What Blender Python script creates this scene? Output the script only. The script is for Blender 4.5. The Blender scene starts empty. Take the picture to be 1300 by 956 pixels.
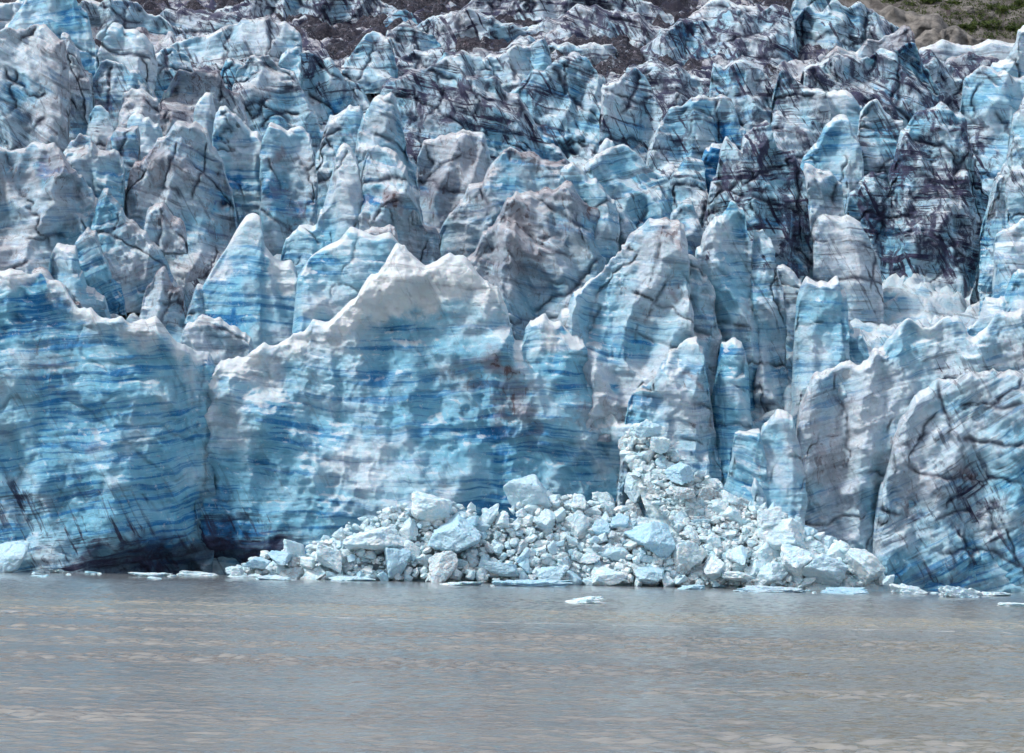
import bpy, math, random
import numpy as np
from mathutils import Matrix, Vector

rng = np.random.RandomState(7)
C = bpy.context.scene.collection
SC = bpy.context.scene

# ------------------------------------------------------------------ camera model (1300 x 956 photo pixels)
F = 4687.0
CAM = np.array([0.0, 0.0, 12.0])
PITCH = math.atan(167.0 / F)
ROLL = math.radians(1.25)
_M = (Matrix.Rotation(math.radians(90) + PITCH, 3, 'X') @ Matrix.Rotation(ROLL, 3, 'Z'))
MR = np.array(_M)


def P(px, py, Y):
    """photo pixel + distance -> world point on the plane y = Y"""
    px = np.asarray(px, float); py = np.asarray(py, float)
    d = np.stack([(px - 650.0) / F, (478.0 - py) / F, -np.ones_like(px)], -1) @ MR.T
    t = (Y - CAM[1]) / d[..., 1]
    return CAM + d * t[..., None]


# ------------------------------------------------------------------ noise in numpy
_perm = rng.permutation(256).astype(np.int32)
_perm = np.concatenate([_perm, _perm])
_g = rng.normal(size=(256, 3)).astype(np.float32)
_g /= np.linalg.norm(_g, axis=1)[:, None]


def noise(p, seed=0):
    p = p.astype(np.float32) + np.float32(seed * 17.31)
    i = np.floor(p).astype(np.int32); f = p - i
    i &= 255
    u = f * f * f * (f * (f * 6 - 15) + 10)
    r = 0
    for dx in (0, 1):
        wx = u[:, 0] if dx else 1 - u[:, 0]
        for dy in (0, 1):
            wy = u[:, 1] if dy else 1 - u[:, 1]
            for dz in (0, 1):
                wz = u[:, 2] if dz else 1 - u[:, 2]
                h = _perm[(_perm[(_perm[(i[:, 0] + dx) & 255] + i[:, 1] + dy) & 255] + i[:, 2] + dz) & 255]
                g = _g[h]
                d = g[:, 0] * (f[:, 0] - dx) + g[:, 1] * (f[:, 1] - dy) + g[:, 2] * (f[:, 2] - dz)
                r = r + wx * wy * wz * d
    return r * 1.6


def fbm(p, o=4, seed=0, rough=.5):
    a = 1.0; s = 0; q = p
    for k in range(o):
        s = s + a * noise(q, seed + k); q = q * 2.03; a *= rough
    return s


def ridged(p, o=3, seed=0):
    a = 1.0; s = 0; q = p
    for k in range(o):
        s = s + a * (1 - 2 * np.abs(noise(q, seed + k))); q = q * 2.1; a *= .5
    return s


_tab = rng.uniform(size=(256, 6)).astype(np.float32)


def facets(p, seed=0):
    """chiselled relief: every Worley cell carries its own tilted plane; returns height and edge closeness"""
    p = p.astype(np.float32) + np.float32(seed * 9.7)
    i = np.floor(p).astype(np.int32)
    best = np.full(len(p), 9e9, np.float32); sec = best.copy(); val = np.zeros(len(p), np.float32)
    for dx in (-1, 0, 1):
        for dy in (-1, 0, 1):
            for dz in (-1, 0, 1):
                c = i + np.array([dx, dy, dz])
                h = _perm[(_perm[(_perm[c[:, 0] & 255] + c[:, 1]) & 255] + c[:, 2]) & 255]
                t = _tab[h]
                d = p - (c + t[:, :3])
                dd = (d * d).sum(1)
                v = (t[:, 3] - .5) * 1.0 + d[:, 0] * (t[:, 4] - .5) * 2.4 + d[:, 2] * (t[:, 5] - .5) * 2.4
                closer = dd < best
                sec = np.where(closer, best, np.minimum(sec, dd))
                val = np.where(closer, v, val)
                best = np.where(closer, dd, best)
    e = np.sqrt(sec) - np.sqrt(best)
    return val, e


def scoops(p, seed=0, k=.82, tilt=1.5):
    """scooped and cleaved relief: the lower envelope of tilted shallow bowls, continuous, with sharp edges standing out"""
    p = p.astype(np.float32) + np.float32(seed * 7.3)
    i = np.floor(p).astype(np.int32)
    best = np.full(len(p), 9e9, np.float32)
    for dx in (-1, 0, 1):
        for dy in (-1, 0, 1):
            for dz in (-1, 0, 1):
                c = i + np.array([dx, dy, dz])
                t = _tab[_perm[(_perm[(_perm[c[:, 0] & 255] + c[:, 1]) & 255] + c[:, 2]) & 255]]
                d = p - (c + t[:, :3])
                v = t[:, 3] * .5 + (t[:, 4] - .5) * tilt * d[:, 0] + (t[:, 5] - .5) * tilt * d[:, 2] + k * (d * d).sum(1)
                best = np.minimum(best, v)
    return best


def smooth(a, b, x):
    t = np.clip((x - a) / (b - a), 0, 1)
    return t * t * (3 - 2 * t)


# ------------------------------------------------------------------ object helpers
def tag(o, label=None, cat=None, group=None, kind=None):
    if label: o['label'] = label
    if cat: o['category'] = cat
    if group: o['group'] = group
    if kind: o['kind'] = kind
    return o


def mesh_obj(name, co, quads, mat, loc=(0, 0, 0), attrs=None, shade=True, parent=None):
    me = bpy.data.meshes.new(name)
    loc = np.asarray(loc, float)
    co = np.ascontiguousarray((co - loc).astype(np.float32)); q = np.ascontiguousarray(quads.astype(np.int32))
    k = q.shape[1]
    me.vertices.add(len(co)); me.vertices.foreach_set('co', co.ravel())
    me.loops.add(q.size); me.loops.foreach_set('vertex_index', q.ravel())
    me.polygons.add(len(q)); me.polygons.foreach_set('loop_start', np.arange(0, q.size, k, dtype=np.int32))
    try:
        me.polygons.foreach_set('loop_total', np.full(len(q), k, np.int32))
    except Exception:
        pass
    me.polygons.foreach_set('use_smooth', np.full(len(q), shade, bool))
    if attrs:
        for n, a in attrs.items():
            at = me.attributes.new(n, 'FLOAT', 'POINT'); at.data.foreach_set('value', np.ascontiguousarray(a.astype(np.float32)))
    me.update(calc_edges=True); me.validate()
    me.materials.append(mat)
    o = bpy.data.objects.new(name, me); o.location = loc
    C.objects.link(o)
    if parent: o.parent = parent
    return o


def grid_quads(nu, nv):
    a = (np.arange(nu - 1)[:, None] * nv + np.arange(nv - 1)[None, :]).ravel()
    return np.stack([a, a + nv, a + nv + 1, a + 1], 1)


# ------------------------------------------------------------------ node helpers
class NT:
    def __init__(s, name):
        s.m = bpy.data.materials.new(name); s.m.use_nodes = True
        s.t = s.m.node_tree; s.t.nodes.clear()
        s.out = s.t.nodes.new('ShaderNodeOutputMaterial')

    def n(s, typ, **kw):
        x = s.t.nodes.new(typ)
        for k, v in kw.items(): setattr(x, k, v)
        return x

    def link(s, a, b): s.t.links.new(a, b)

    def val(s, sock, v):
        if hasattr(v, 'links') or isinstance(v, bpy.types.NodeSocket): s.link(v, sock)
        else: sock.default_value = v

    def math(s, op, a, b=0.0, c=None, clamp=False):
        x = s.n('ShaderNodeMath', operation=op, use_clamp=clamp)
        s.val(x.inputs[0], a); s.val(x.inputs[1], b)
        if c is not None: s.val(x.inputs[2], c)
        return x.outputs[0]

    def vmul(s, a, v):
        x = s.n('ShaderNodeVectorMath', operation='MULTIPLY'); s.val(x.inputs[0], a); s.val(x.inputs[1], v); return x.outputs[0]

    def vadd(s, a, v):
        x = s.n('ShaderNodeVectorMath', operation='ADD'); s.val(x.inputs[0], a); s.val(x.inputs[1], v); return x.outputs[0]

    def noise(s, vec, scale, detail=4, rough=.55, dist=0.0, col=False):
        x = s.n('ShaderNodeTexNoise'); s.val(x.inputs['Vector'], vec)
        x.inputs['Scale'].default_value = scale; x.inputs['Detail'].default_value = detail
        x.inputs['Roughness'].default_value = rough; x.inputs['Distortion'].default_value = dist
        return x.outputs['Color'] if col else x.outputs['Fac']

    def ss(s, x, a, b):
        m = s.n('ShaderNodeMapRange', interpolation_type='SMOOTHSTEP'); s.val(m.inputs[0], x)
        s.val(m.inputs[1], a); s.val(m.inputs[2], b); m.inputs[3].default_value = 0; m.inputs[4].default_value = 1
        return m.outputs[0]

    def mix(s, f, a, b):
        x = s.n('ShaderNodeMix', data_type='RGBA'); s.val(x.inputs[0], f)
        for sock, v in ((x.inputs[6], a), (x.inputs[7], b)):
            if isinstance(v, tuple): sock.default_value = (*v, 1)
            else: s.link(v, sock)
        return x.outputs[2]

    def attr(s, n):
        x = s.n('ShaderNodeAttribute', attribute_name=n); return x.outputs['Fac']

    def combine(s, a, b, c):
        x = s.n('ShaderNodeCombineXYZ'); s.val(x.inputs[0], a); s.val(x.inputs[1], b); s.val(x.inputs[2], c); return x.outputs[0]

    def sep(s, v):
        x = s.n('ShaderNodeSeparateXYZ'); s.link(v, x.inputs[0]); return x.outputs

    def bump(s, h, strength, dist, prev=None):
        x = s.n('ShaderNodeBump'); x.inputs['Strength'].default_value = strength; x.inputs['Distance'].default_value = dist
        s.link(h, x.inputs['Height'])
        if prev: s.link(prev, x.inputs['Normal'])
        return x.outputs[0]

    def bsdf(s, col, rough=.5, spec=.3, normal=None, **kw):
        x = s.n('ShaderNodeBsdfPrincipled'); s.val(x.inputs['Base Color'], (*col, 1) if isinstance(col, tuple) else col)
        s.val(x.inputs['Roughness'], rough); x.inputs['Specular IOR Level'].default_value = spec
        if normal: s.link(normal, x.inputs['Normal'])
        for k, v in kw.items(): s.val(x.inputs[k.replace('_', ' ')], v)
        s.link(x.outputs[0], s.out.inputs[0]); return x


# ------------------------------------------------------------------ glacier ice: layered, dusted, cracked
def make_ice():
    t = NT('glacier_ice')
    pos = t.n('ShaderNodeNewGeometry').outputs['Position']
    X, Y, Z = t.sep(pos)
    st, dirt, blue, dark = t.attr('strat'), t.attr('dirt'), t.attr('blue'), t.attr('dark')
    big = t.noise(pos, .06, 4, .6)
    med = t.noise(pos, .33, 6, .62, .4)
    fine = t.noise(pos, 2.2, 4, .65)
    # layer coordinates (thin sheets of clear blue ice and of silt)
    lv = t.combine(t.math('MULTIPLY', X, .045), t.math('MULTIPLY', Y, .045), st)
    l1 = t.noise(lv, 1.15, 6, .7)
    l2 = t.noise(t.vadd(lv, (31.0, 7.0, 13.0)), .62, 7, .72)
    l3 = t.noise(t.vadd(lv, (3.0, 77.0, 40.0)), 2.6, 3, .6)
    white = t.mix(t.ss(t.math('ADD', med, t.math('MULTIPLY', fine, .4)), .5, .9), (.50, .64, .76), (.80, .84, .88))
    c = t.mix(t.math('MULTIPLY', t.ss(t.math('ADD', med, t.math('MULTIPLY', blue, .45)), .5, .85), .8), white, (.34, .66, .82))
    # milky layers
    c = t.mix(t.math('MULTIPLY', t.ss(l3, .5, .68), .35), c, (.62, .74, .82))
    # body blue
    c = t.mix(t.math('MULTIPLY', t.ss(t.math('ADD', t.math('MULTIPLY', blue, .75), t.math('MULTIPLY', big, .55)), .50, .95), .8), c, (.16, .50, .70))
    # blue bands
    bb = t.ss(t.math('ADD', l1, t.math('MULTIPLY', blue, .12)), .585, .68)
    c = t.mix(t.math('MULTIPLY', bb, t.math('MULTIPLY_ADD', blue, .9, .12, clamp=True)), c, (.02, .22, .50))
    # deep clear ice
    c = t.mix(t.ss(t.math('ADD', blue, t.math('MULTIPLY', t.math('SUBTRACT', med, .5), .5)), 1.0, 1.45), c, (.015, .19, .45))
    # faint dusty sheets through all of the ice
    l4 = t.noise(t.vadd(lv, (9.0, 3.0, 61.0)), 1.9, 5, .7)
    c = t.mix(t.math('MULTIPLY', t.ss(l4, .53, .66), t.math('MULTIPLY_ADD', blue, -.3, .46, clamp=True)), c, (.27, .35, .56))
    mot = t.noise(pos, 1.1, 6, .78, .3)
    c = t.mix(t.math('MULTIPLY', t.ss(mot, .55, .70), .34), c, (.31, .40, .61))
    c = t.mix(t.math('MULTIPLY', t.math('SUBTRACT', 1.0, t.ss(mot, .32, .44)), .5), c, (.86, .89, .91))
    # weathered white crust on crests and upward faces
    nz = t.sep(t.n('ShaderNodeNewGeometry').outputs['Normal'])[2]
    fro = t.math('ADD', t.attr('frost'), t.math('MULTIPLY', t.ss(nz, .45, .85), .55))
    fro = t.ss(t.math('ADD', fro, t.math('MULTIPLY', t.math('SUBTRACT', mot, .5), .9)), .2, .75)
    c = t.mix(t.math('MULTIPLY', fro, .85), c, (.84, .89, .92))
    # brown dust veil
    veil = t.ss(t.math('ADD', t.math('ADD', med, t.math('MULTIPLY', t.math('SUBTRACT', l2, .5), .6)), t.math('MULTIPLY', dirt, .36)), .60, .86)
    vf = t.math('MULTIPLY', veil, t.math('MULTIPLY_ADD', dirt, .62, .02, clamp=True))
    c = t.mix(vf, c, (.31, .26, .295))
    # thin brown streaks
    strk = t.noise(t.vmul(pos, (1.0, 1.0, .35)), .8, 6, .7, .8)
    sf = t.math('MULTIPLY', t.ss(t.math('ADD', strk, t.math('MULTIPLY', dirt, .1)), .62, .72), t.math('MULTIPLY', dirt, .8, clamp=True))
    c = t.mix(sf, c, (.13, .09, .10))
    # dark silt layers and healed cracks
    brk = t.ss(t.noise(t.vmul(pos, (1, 1, 1.4)), .26, 4, .65), .36, .56)
    dk = t.math('MULTIPLY', t.ss(t.math('ADD', l2, t.math('MULTIPLY', dark, .055)), .585, .635), brk)
    c = t.mix(t.math('MULTIPLY', dk, t.math('MULTIPLY_ADD', dark, .85, .06, clamp=True)), c, (.035, .035, .085))
    # steep foliation streaks falling to the right
    c2 = t.math('ADD', X, t.math('MULTIPLY', Z, .55))
    fol = t.noise(t.vadd(t.combine(t.math('MULTIPLY', c2, .9), t.math('MULTIPLY', Y, .2), t.math('MULTIPLY', Z, .05)), t.vmul(t.noise(pos, .10, 3, .55, 0, True), (1.2, 1.2, 1.2))), 1.0, 5, .65)
    fs = t.math('MULTIPLY', t.ss(t.math('ADD', fol, t.math('MULTIPLY', dark, .04)), .57, .65), t.ss(t.noise(pos, .13, 3), .36, .52))
    c = t.mix(t.math('MULTIPLY', fs, t.math('MULTIPLY', dark, 1.0, clamp=True)), c, (.035, .035, .08))
    # grime wash
    gw = t.ss(t.math('ADD', t.noise(t.vmul(pos, (1, 1, .5)), .28, 7, .72, .5), t.math('MULTIPLY', dark, .115)), .61, .74)
    c = t.mix(t.math('MULTIPLY', gw, t.math('MULTIPLY', dark, .72, clamp=True)), c, (.05, .052, .11))
    h = t.math('ADD', t.math('MULTIPLY', fine, .35), t.math('ADD', t.math('MULTIPLY', med, .8), t.math('ADD', t.math('MULTIPLY', l1, .5), t.math('MULTIPLY', dk, -.25))))
    nb = t.bump(t.math('ADD', h, t.math('MULTIPLY', mot, .8)), .9, .6)
    c = t.mix(t.math('MULTIPLY', t.attr('seam'), .85), c, (.035, .04, .085))  # silty fracture grooves, plus shade painted into the waterline undercut
    b = t.bsdf(c, t.math('MULTIPLY_ADD', fine, .3, .35), .28, nb)
    b.inputs['Subsurface Weight'].default_value = .22; b.inputs['Subsurface Radius'].default_value = (.25, .7, 1.0); b.inputs['Subsurface Scale'].default_value = 1.0
    return t.m


ICE = make_ice()

ALLMESH = []   # (co, quads) of the glacier front for seating blocks


def ice_attrs(co, h, dirt, blue, dark, tilt, rim, blobs, seed, width=20):
    p = co
    strat = p[:, 2] + tilt * p[:, 0] + 2.2 * noise(p / 34.0, seed) + .5 * noise(p / 7.0, seed + 3) + seed * 3.7
    n = fbm(p / 11.0, 3, seed + 5)
    D = dirt + .35 * n * min(1, dirt * 3) + rim * np.exp(-np.maximum(h, 0) / 1.3) * (.7 + .8 * noise(p / 2.2, seed + 6))
    B = blue + .30 * fbm(p / 9.0, 3, seed + 8)
    K = dark * 1.15 + .04 + .35 * fbm(p / 12.0, 3, seed + 11) * min(1, dark * 3)
    FR = 0 * D; SHADE = 0 * D
    wx = wz = 0
    if blobs: wx = 2.2 * noise(p / 3.5, 201) + 1.2 * noise(p / 1.3, 203); wz = 2.2 * noise(p / 3.5, 202) + 1.2 * noise(p / 1.3, 204)
    for (bx, by, br, kind, amt, Yb) in blobs:
        c = P(bx, by, Yb); r = br * Yb / F
        dx = (p[:, 0] - c[0]) + wx; dz = (p[:, 2] - c[2]) + wz
        g = np.exp(-(dx * dx + dz * dz) / (r * r)) * amt
        if kind == 'd': D = D + g
        elif kind == 'b': B = B + g
        elif kind == 'w': FR = FR + g
        elif kind == 's': SHADE = SHADE + g  # painted shade of the undercut, carried by the seam attribute
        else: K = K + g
    return dict(strat=strat, dirt=np.clip(D, 0, 1.3), blue=np.clip(B, 0, 1.6), dark=np.clip(K, 0, 1.3), frost=FR, seam=SHADE)


TILES = {'A': (0, 0), 'B': (430, 0), 'C': (860, 0), 'D': (0, 260), 'E': (430, 260), 'F': (860, 260), 'G': (0, 550), 'H': (430, 550), 'I': (860, 550)}
_seed = [0]
SER_FRONT = []


def ridge(name, label, cat, tile, pts, bot, Y, d=.15, b=.2, k=.1, tilt=0.0, rim=0.0, slope=.28, r=1.3, blobs=(), rough=1.0, mat=None,
          fac=1.0, lean=0.0, group=None, kind=None, back=True, step=.27, smoothtop=False, fade=0.0, arete=1.0, bend=None, notch=None, fr_in=None, cell=1.0, fd=2.5, sm=1.0, forms=()):
    """One serac / ice cliff: crest line given in photo pixels, put at distance Y, with a front and a back face running down to its foot"""
    _seed[0] += 1; seed = _seed[0]
    if tile != 'R':
        ox, oy = TILES[tile]; pts = [(ox + x / 2.9545, oy + y / 2.9545) for x, y in pts]
    pts = np.array(pts, float)
    w = P(pts[:, 0], pts[:, 1], Y)
    # resample crest with rounding
    seg = np.linalg.norm(np.diff(w, axis=0), axis=1); s = np.concatenate([[0], np.cumsum(seg)])
    st = step * Y / 600.0
    nu = int(np.clip(s[-1] / st, 24, 620))
    u = np.linspace(0, s[-1], nu)
    cx = np.interp(u, s, w[:, 0]); cz = np.interp(u, s, w[:, 2])
    ker = np.array([.5, 1, 1.5, 1, .5]) / 4.5
    for _ in range(1):
        cx[2:-2] = np.convolve(cx, ker, 'valid'); cz[2:-2] = np.convolve(cz, ker, 'valid')
    ccp = np.stack([cx, np.full(nu, Y), cz], 1)
    jag = .0 if smoothtop else 1.0
    jg = rough * (.10 + .20 * jag) * Y / 600 * (noise(ccp / 1.7, seed + 50) + .8 * jag * noise(ccp / .8, seed + 51)) + rough * .35 * noise(ccp / 4.5, seed + 52) + rough * jag * (2.6 * (scoops(ccp / 4.2, seed + 8, k=1.2, tilt=2.6) - .25) + .9 * (scoops(ccp / 1.6, seed + 9, tilt=2.2) - .25))
    for i_ in range(1, nu): jg[i_] = min(max(jg[i_], jg[i_ - 1] - .22), jg[i_ - 1] + .22)
    cz = cz + jg
    zb = P(650, bot, Y)[2]
    H = np.maximum(cz - zb, .3)
    wid = float(np.clip((cx.max() - cx.min()) / 14.0 - .3, 0, 1)) if arete > .9 else 0.0
    cy = (1.0 + 1.6 * min(wid + .3, 1)) * noise(np.stack([cx, 0 * cx, cz * (.4 if arete > .9 else 0)], 1) / 7.0, seed + 54) * rough
    if lean == 0.0 and arete > .9: lean = .07 * math.sin(seed * 2.3)
    nv = int(np.clip((cz.max() - zb) / st, 16, 250))
    nb = max(8, nv // 7) if back else 3
    vf = np.linspace(0, 1, nv) ** 1.12
    vb = np.linspace(0, 1, nb + 1)[1:][::-1]
    hf = H[:, None] * vf[None, :]; hb = H[:, None] * vb[None, :]

    def prof(h):
        q = np.clip(h / r, 0, 1)
        return r * .75 * np.sqrt(1 - (1 - q) ** 2) + slope * h
    zf = cz[:, None] - hf; yf = Y - prof(hf)
    zk = cz[:, None] - hb; yk = Y + prof(hb) * .8 + (0 if back else 0)
    if arete < .9 and arete > .2:
        gx = np.arange(cx.min(), cx.max() + .3, .3); od = np.argsort(cx)
        gzv = np.interp(gx, cx[od], cz[od]); kr = np.hanning(25)[1:-1]; kr /= kr.sum()
        czs = np.interp(cx, gx, np.convolve(np.pad(gzv, 11, 'edge'), kr, 'valid')[:len(gx)])
        off = (czs - cz)[:, None]
        yf = yf - slope * off; yk = yk - slope * off
    z = np.concatenate([zk, zf], 1); y = np.concatenate([yk, yf], 1); hh = np.concatenate([hb, hf], 1)
    front = np.concatenate([np.zeros_like(hb), np.ones_like(hf)], 1)
    x = np.repeat(cx[:, None], z.shape[1], 1) + lean * hh
    if bend:
        bw = P([q_[0] for q_ in bend], [500] * len(bend), Y)[:, 0]
        cy = cy + np.interp(cx, bw, [q_[1] for q_ in bend])
    y = y + cy[:, None]
    if notch:
        for (n0, n1, nd, nh) in notch:
            e0, e1 = P([n0, n1], [720, 720], Y)[:, 0]
            m_ = smooth(e0 - 3, e0 + 3, cx) * smooth(e1 + 3, e1 - 3, cx)
            y = y + nd * m_[:, None] * (1 - smooth(.0, nh, z + .7 * noise(np.repeat(np.stack([cx, 0 * cx, 0 * cx], 1), z.shape[1], 0) / 5.0, 3).reshape(z.shape)))
    co = np.stack([x, y, z], -1).reshape(-1, 3)
    h = hh.ravel(); fr = front.ravel()
    near = smooth(0, 1.6, h)
    sc = Y / 600.0
    # relief
    wq = np.stack([noise(co / 16, seed + 60), noise(co / 16, seed + 61), noise(co / 16, seed + 62)], 1)
    sh = co.copy(); sh[:, 0] += (.25 + .3 * math.sin(seed)) * (co[:, 2] - zb)
    ar = noise((sh * [1, .35, .22]) / (7.0 * sc) + .5 * wq, seed + 20)
    arr = 1 - 2 * np.abs(ar)
    ar2 = noise((sh * [1, .5, .3]) / (3.6 * sc) + .8 * wq, seed + 27)
    arr2 = 1 - 2 * np.abs(ar2)
    w2 = np.stack([noise(co / 3, seed + 21), noise(co / 3, seed + 22), noise(co / 3, seed + 23)], 1)
    q1 = scoops(sh * np.array([1, .6, .5]) / (6.5 * sc * cell) + .55 * wq + .06 * w2, seed)
    q2 = scoops(sh * np.array([1, .7, .75]) / (2.5 * sc) + .4 * wq + .12 * w2, seed + 3)
    q3 = scoops(co * np.array([1, .8, 1.2]) / (.95 * sc) + .5 * wq, seed + 5)
    f1 = fbm(co / (3.0 * sc), 5, seed + 24, .58)
    at = ice_attrs(co, h, d, b, k, tilt, rim, blobs, seed)
    s1 = np.stack([co[:, 0] * .06, co[:, 1] * .06, at['strat'] * .8], 1)
    ledge = fbm(s1, 3, seed + 30, .6)
    mask = smooth(-.35, .45, noise(co / 13.0, seed + 33))       # smooth melted areas next to broken ones
    dy = near * rough * ((1.8 + .9 * wid) * arete * arr * sc + .45 * arr2 * sc + (3.8 + 2.6 * wid) * cell * fac * (q1 - .36) * sc
                         + (1.1 + 1.2 * mask) * fac * (q2 - .36) * sc + (.3 + .4 * mask) * (q3 - .3) * sc + (.18 + .3 * mask) * f1 + .42 * ledge)
    gz = np.abs(np.gradient(cz)) / (np.abs(np.gradient(cx)) + .02)
    gz = np.convolve(np.pad(gz.clip(0, 12), 4, 'edge'), np.ones(9) / 9, 'valid')
    cw = np.repeat((1 / (1 + (gz / 1.8) ** 2))[:, None], z.shape[1], 1).ravel()
    # long fractures: thin grooves that hold silt
    seam = 0; fr__ = front.ravel()
    for kk, (ang, spc, wp) in enumerate([(.35 * math.sin(seed * 1.7), 8.5, .8), (-.75 + .3 * math.cos(seed * 1.1), 11.0, 1.0), (1.25 + .25 * math.sin(seed * .7), 7.0, .7)]):
        tt = (math.cos(ang) * co[:, 0] + math.sin(ang) * (co[:, 2] - zb) + .25 * co[:, 1]) / (spc * sc) + wp * noise(co * [1, .5, .6] / 17.0, seed + 90 + kk) + .10 * noise(co / 3.0, seed + 94 + kk) + .03 * noise(co / .9, seed + 95)
        nn_ = tt - np.round(tt)
        gr_ = np.sqrt(np.gradient(nn_.reshape(z.shape), axis=0) ** 2 + np.gradient(nn_.reshape(z.shape), axis=1) ** 2).ravel() + 1e-4
        gr_ = np.minimum(gr_, 1.6 * step / spc)
        wdt = 1.1 * (.5 + np.clip(noise(co / 3.0, seed + 97 + kk) + .5, 0, 1))
        g_ = np.exp(-(nn_ / (gr_ * wdt)) ** 2) * smooth(.05, .30, noise(co / 9.0, seed + 93 + kk) + (.14 if k > .3 else -.02)) * fr__ * near
        seam = np.maximum(seam, g_)
    seam = seam * sm
    at['seam'] = np.clip(np.clip(at['seam'], 0, .92) + seam * (.35 + .9 * min(1, k + d * .6)), 0, 1)  # painted undercut shade first, then the silty grooves
    co[:, 1] += rough * .8 * seam * sc
    fr_ = (.45 * (1 - min(1, k)) if fr_in is None else fr_in)
    at['frost'] = np.clip(at['frost'] + fr_ * (1.5 * cw * np.exp(-h / (fd * np.clip(.75 + 1.5 * noise(co / 4.5, seed + 81), .08, 2.2))) + .8 * np.clip(q1 - .75, 0, 1) + .5 * np.clip(q2 - .75, 0, 1)) * (.75 + .7 * noise(co / 3.3, seed + 80)), 0, 1)
    at['blue'] = np.clip(at['blue'] * 1.12 + .05 - .35 * (q1 - .62) - .25 * (q2 - .62), 0, 1.6)
    fx = co[:, 0] + 1.2 * noise(co / 5.0, seed + 110) + .5 * noise(co / 1.8, seed + 111); fz_ = co[:, 2] + 1.2 * noise(co / 5.0, seed + 112)
    for (a0, b0, a1, b1, wd, am) in forms:          # sculpted ribs and hollows of this cliff
        A_ = P(a0, b0, Y); B_ = P(a1, b1, Y); ux, uz = B_[0] - A_[0], B_[2] - A_[2]
        tt = np.clip(((fx - A_[0]) * ux + (fz_ - A_[2]) * uz) / (ux * ux + uz * uz), 0, 1)
        dd = np.sqrt((fx - A_[0] - tt * ux) ** 2 + (fz_ - A_[2] - tt * uz) ** 2) / (wd * Y / F)
        prf = np.clip(1 - dd, 0, 1); prf = .6 * prf + .4 * smooth(0, 1, prf)
        dy = dy + am * prf * near * front.ravel()
    co[:, 1] -= dy - fade * h * h / max(H.max(), 1)
    co[:, 0] += (.25 * near + .08) * rough * noise(co / 2.5, seed + 40) + .5 * near * rough * noise(co / 6, seed + 41)
    co[:, 2] += near * rough * .25 * noise(co / 2.8, seed + 42)
    nv2 = z.shape[1]
    q = grid_quads(nu, nv2)
    loc = (float(cx.mean()), float(Y), float(zb))
    o = mesh_obj(name, co, q, mat or ICE, loc, at)
    tag(o, label, cat, group, kind)
    return o


def serac(label, *a, **kw):
    return ridge(kw.pop('name', 'serac'), label, kw.pop('cat', 'serac'), *a, **kw)


exec_list = []
S = serac
# ---- uppermost ranks, half buried in debris
S('cracked dome of pale blue ice with dark seams at the very top', 'C', [(360,260),(400,150),(440,60),(480,20),(520,50),(590,5),(640,30),(690,20),(720,60),(790,90),(840,120),(880,170),(900,260)], 127, 850, d=0.28, b=0.19, k=0.84, tilt=.35, fac=1.4)
S('pale ice knob behind the cracked dome at the upper edge of the glacier', 'C', [(400,120),(430,30),(450,-40),(520,-60),(570,-20),(600,60)], 82, 885, d=0.21, b=0.19, k=0.68)
S('smooth ice shelf overhanging a dark hollow beneath the tan rock slabs', 'C', [(880,260),(910,175),(950,160),(1000,153),(1060,160),(1110,170),(1170,150),(1240,150),(1300,175),(1340,260)], 107, 900, d=0.53, b=0.09, k=0.18, rough=.5, fac=.4, r=3)
S('dark ice wall coloured as the shade inside the hollow under the smooth ice shelf', 'C', [(980,290),(1010,225),(1060,205),(1110,200),(1180,208),(1220,230),(1240,300)], 122, 880, d=0.72, b=0.00, k=1.30, rough=.5)  # wall darkened to paint in the shade of the cave below the shelf
S('pale ridge with brown flecks rising in front of the cracked dome', 'C', [(480,260),(530,215),(600,195),(680,185),(720,160),(790,130),(850,112),(880,130),(890,170)], 112, 830, d=0.72, b=0.06, k=0.51)
S('dark striped shoulder of ice stepping down beside the smooth shelf', 'C', [(900,210),(950,190),(1010,230),(1050,265),(1080,300),(1090,380),(1085,480)], 192, 790, d=0.34, b=0.12, k=1.17, tilt=-.6)
S('broad dark dome crossed by a grid of black seams', 'C', [(470,300),(500,240),(540,212),(640,197),(720,225),(800,180),(870,160),(900,190),(930,250),(985,335),(960,370),(900,400),(860,440)], 212, 770, d=0.21, b=0.15, k=1.22, tilt=.5, fac=1.2)
S('low white bank of ice under the dark moraine, cut by thin cracks', 'B', [(560,260),(600,170),(640,140),(700,128),(780,150),(850,160),(900,165),(990,160),(1040,190),(1060,260)], 122, 830, d=0.34, b=0.12, k=0.84)
S('small snow white hump against the moraine above a leaning pale slab', 'B', [(170,200),(180,115),(240,95),(300,95),(350,120),(380,180),(390,240)], 102, 830, d=0.34, b=0.06, k=0.73)
S('dusty white ice bank at the foot of the dark moraine, partly hidden by a dome', 'A', [(280,110),(300,50),(330,0),(400,-15),(480,5),(540,30),(560,55),(620,68),(680,100),(700,160)], 92, 860, d=0.53, b=0.15, k=0.56)
S('wide low dome of white ice with one curved crack across its face', 'A', [(620,190),(690,145),(780,110),(880,88),(950,58),(1040,75),(1110,100),(1130,150),(1140,230)], 127, 820, d=0.53, b=0.09, k=0.56, rough=.8, slope=.4)
S('flat topped ice bank with a black crest above the long layered slab', 'B', [(530,260),(545,200),(620,178),(700,168),(770,162),(795,200),(800,280)], 137, 800, d=0.21, b=0.22, k=0.68, rim=.3)
S('rounded ice block with a dark crack down its right side, above the long slab', 'B', [(350,290),(370,250),(400,200),(480,183),(530,200),(570,260),(585,320)], 137, 785, d=0.28, b=0.19, k=0.62)
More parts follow.
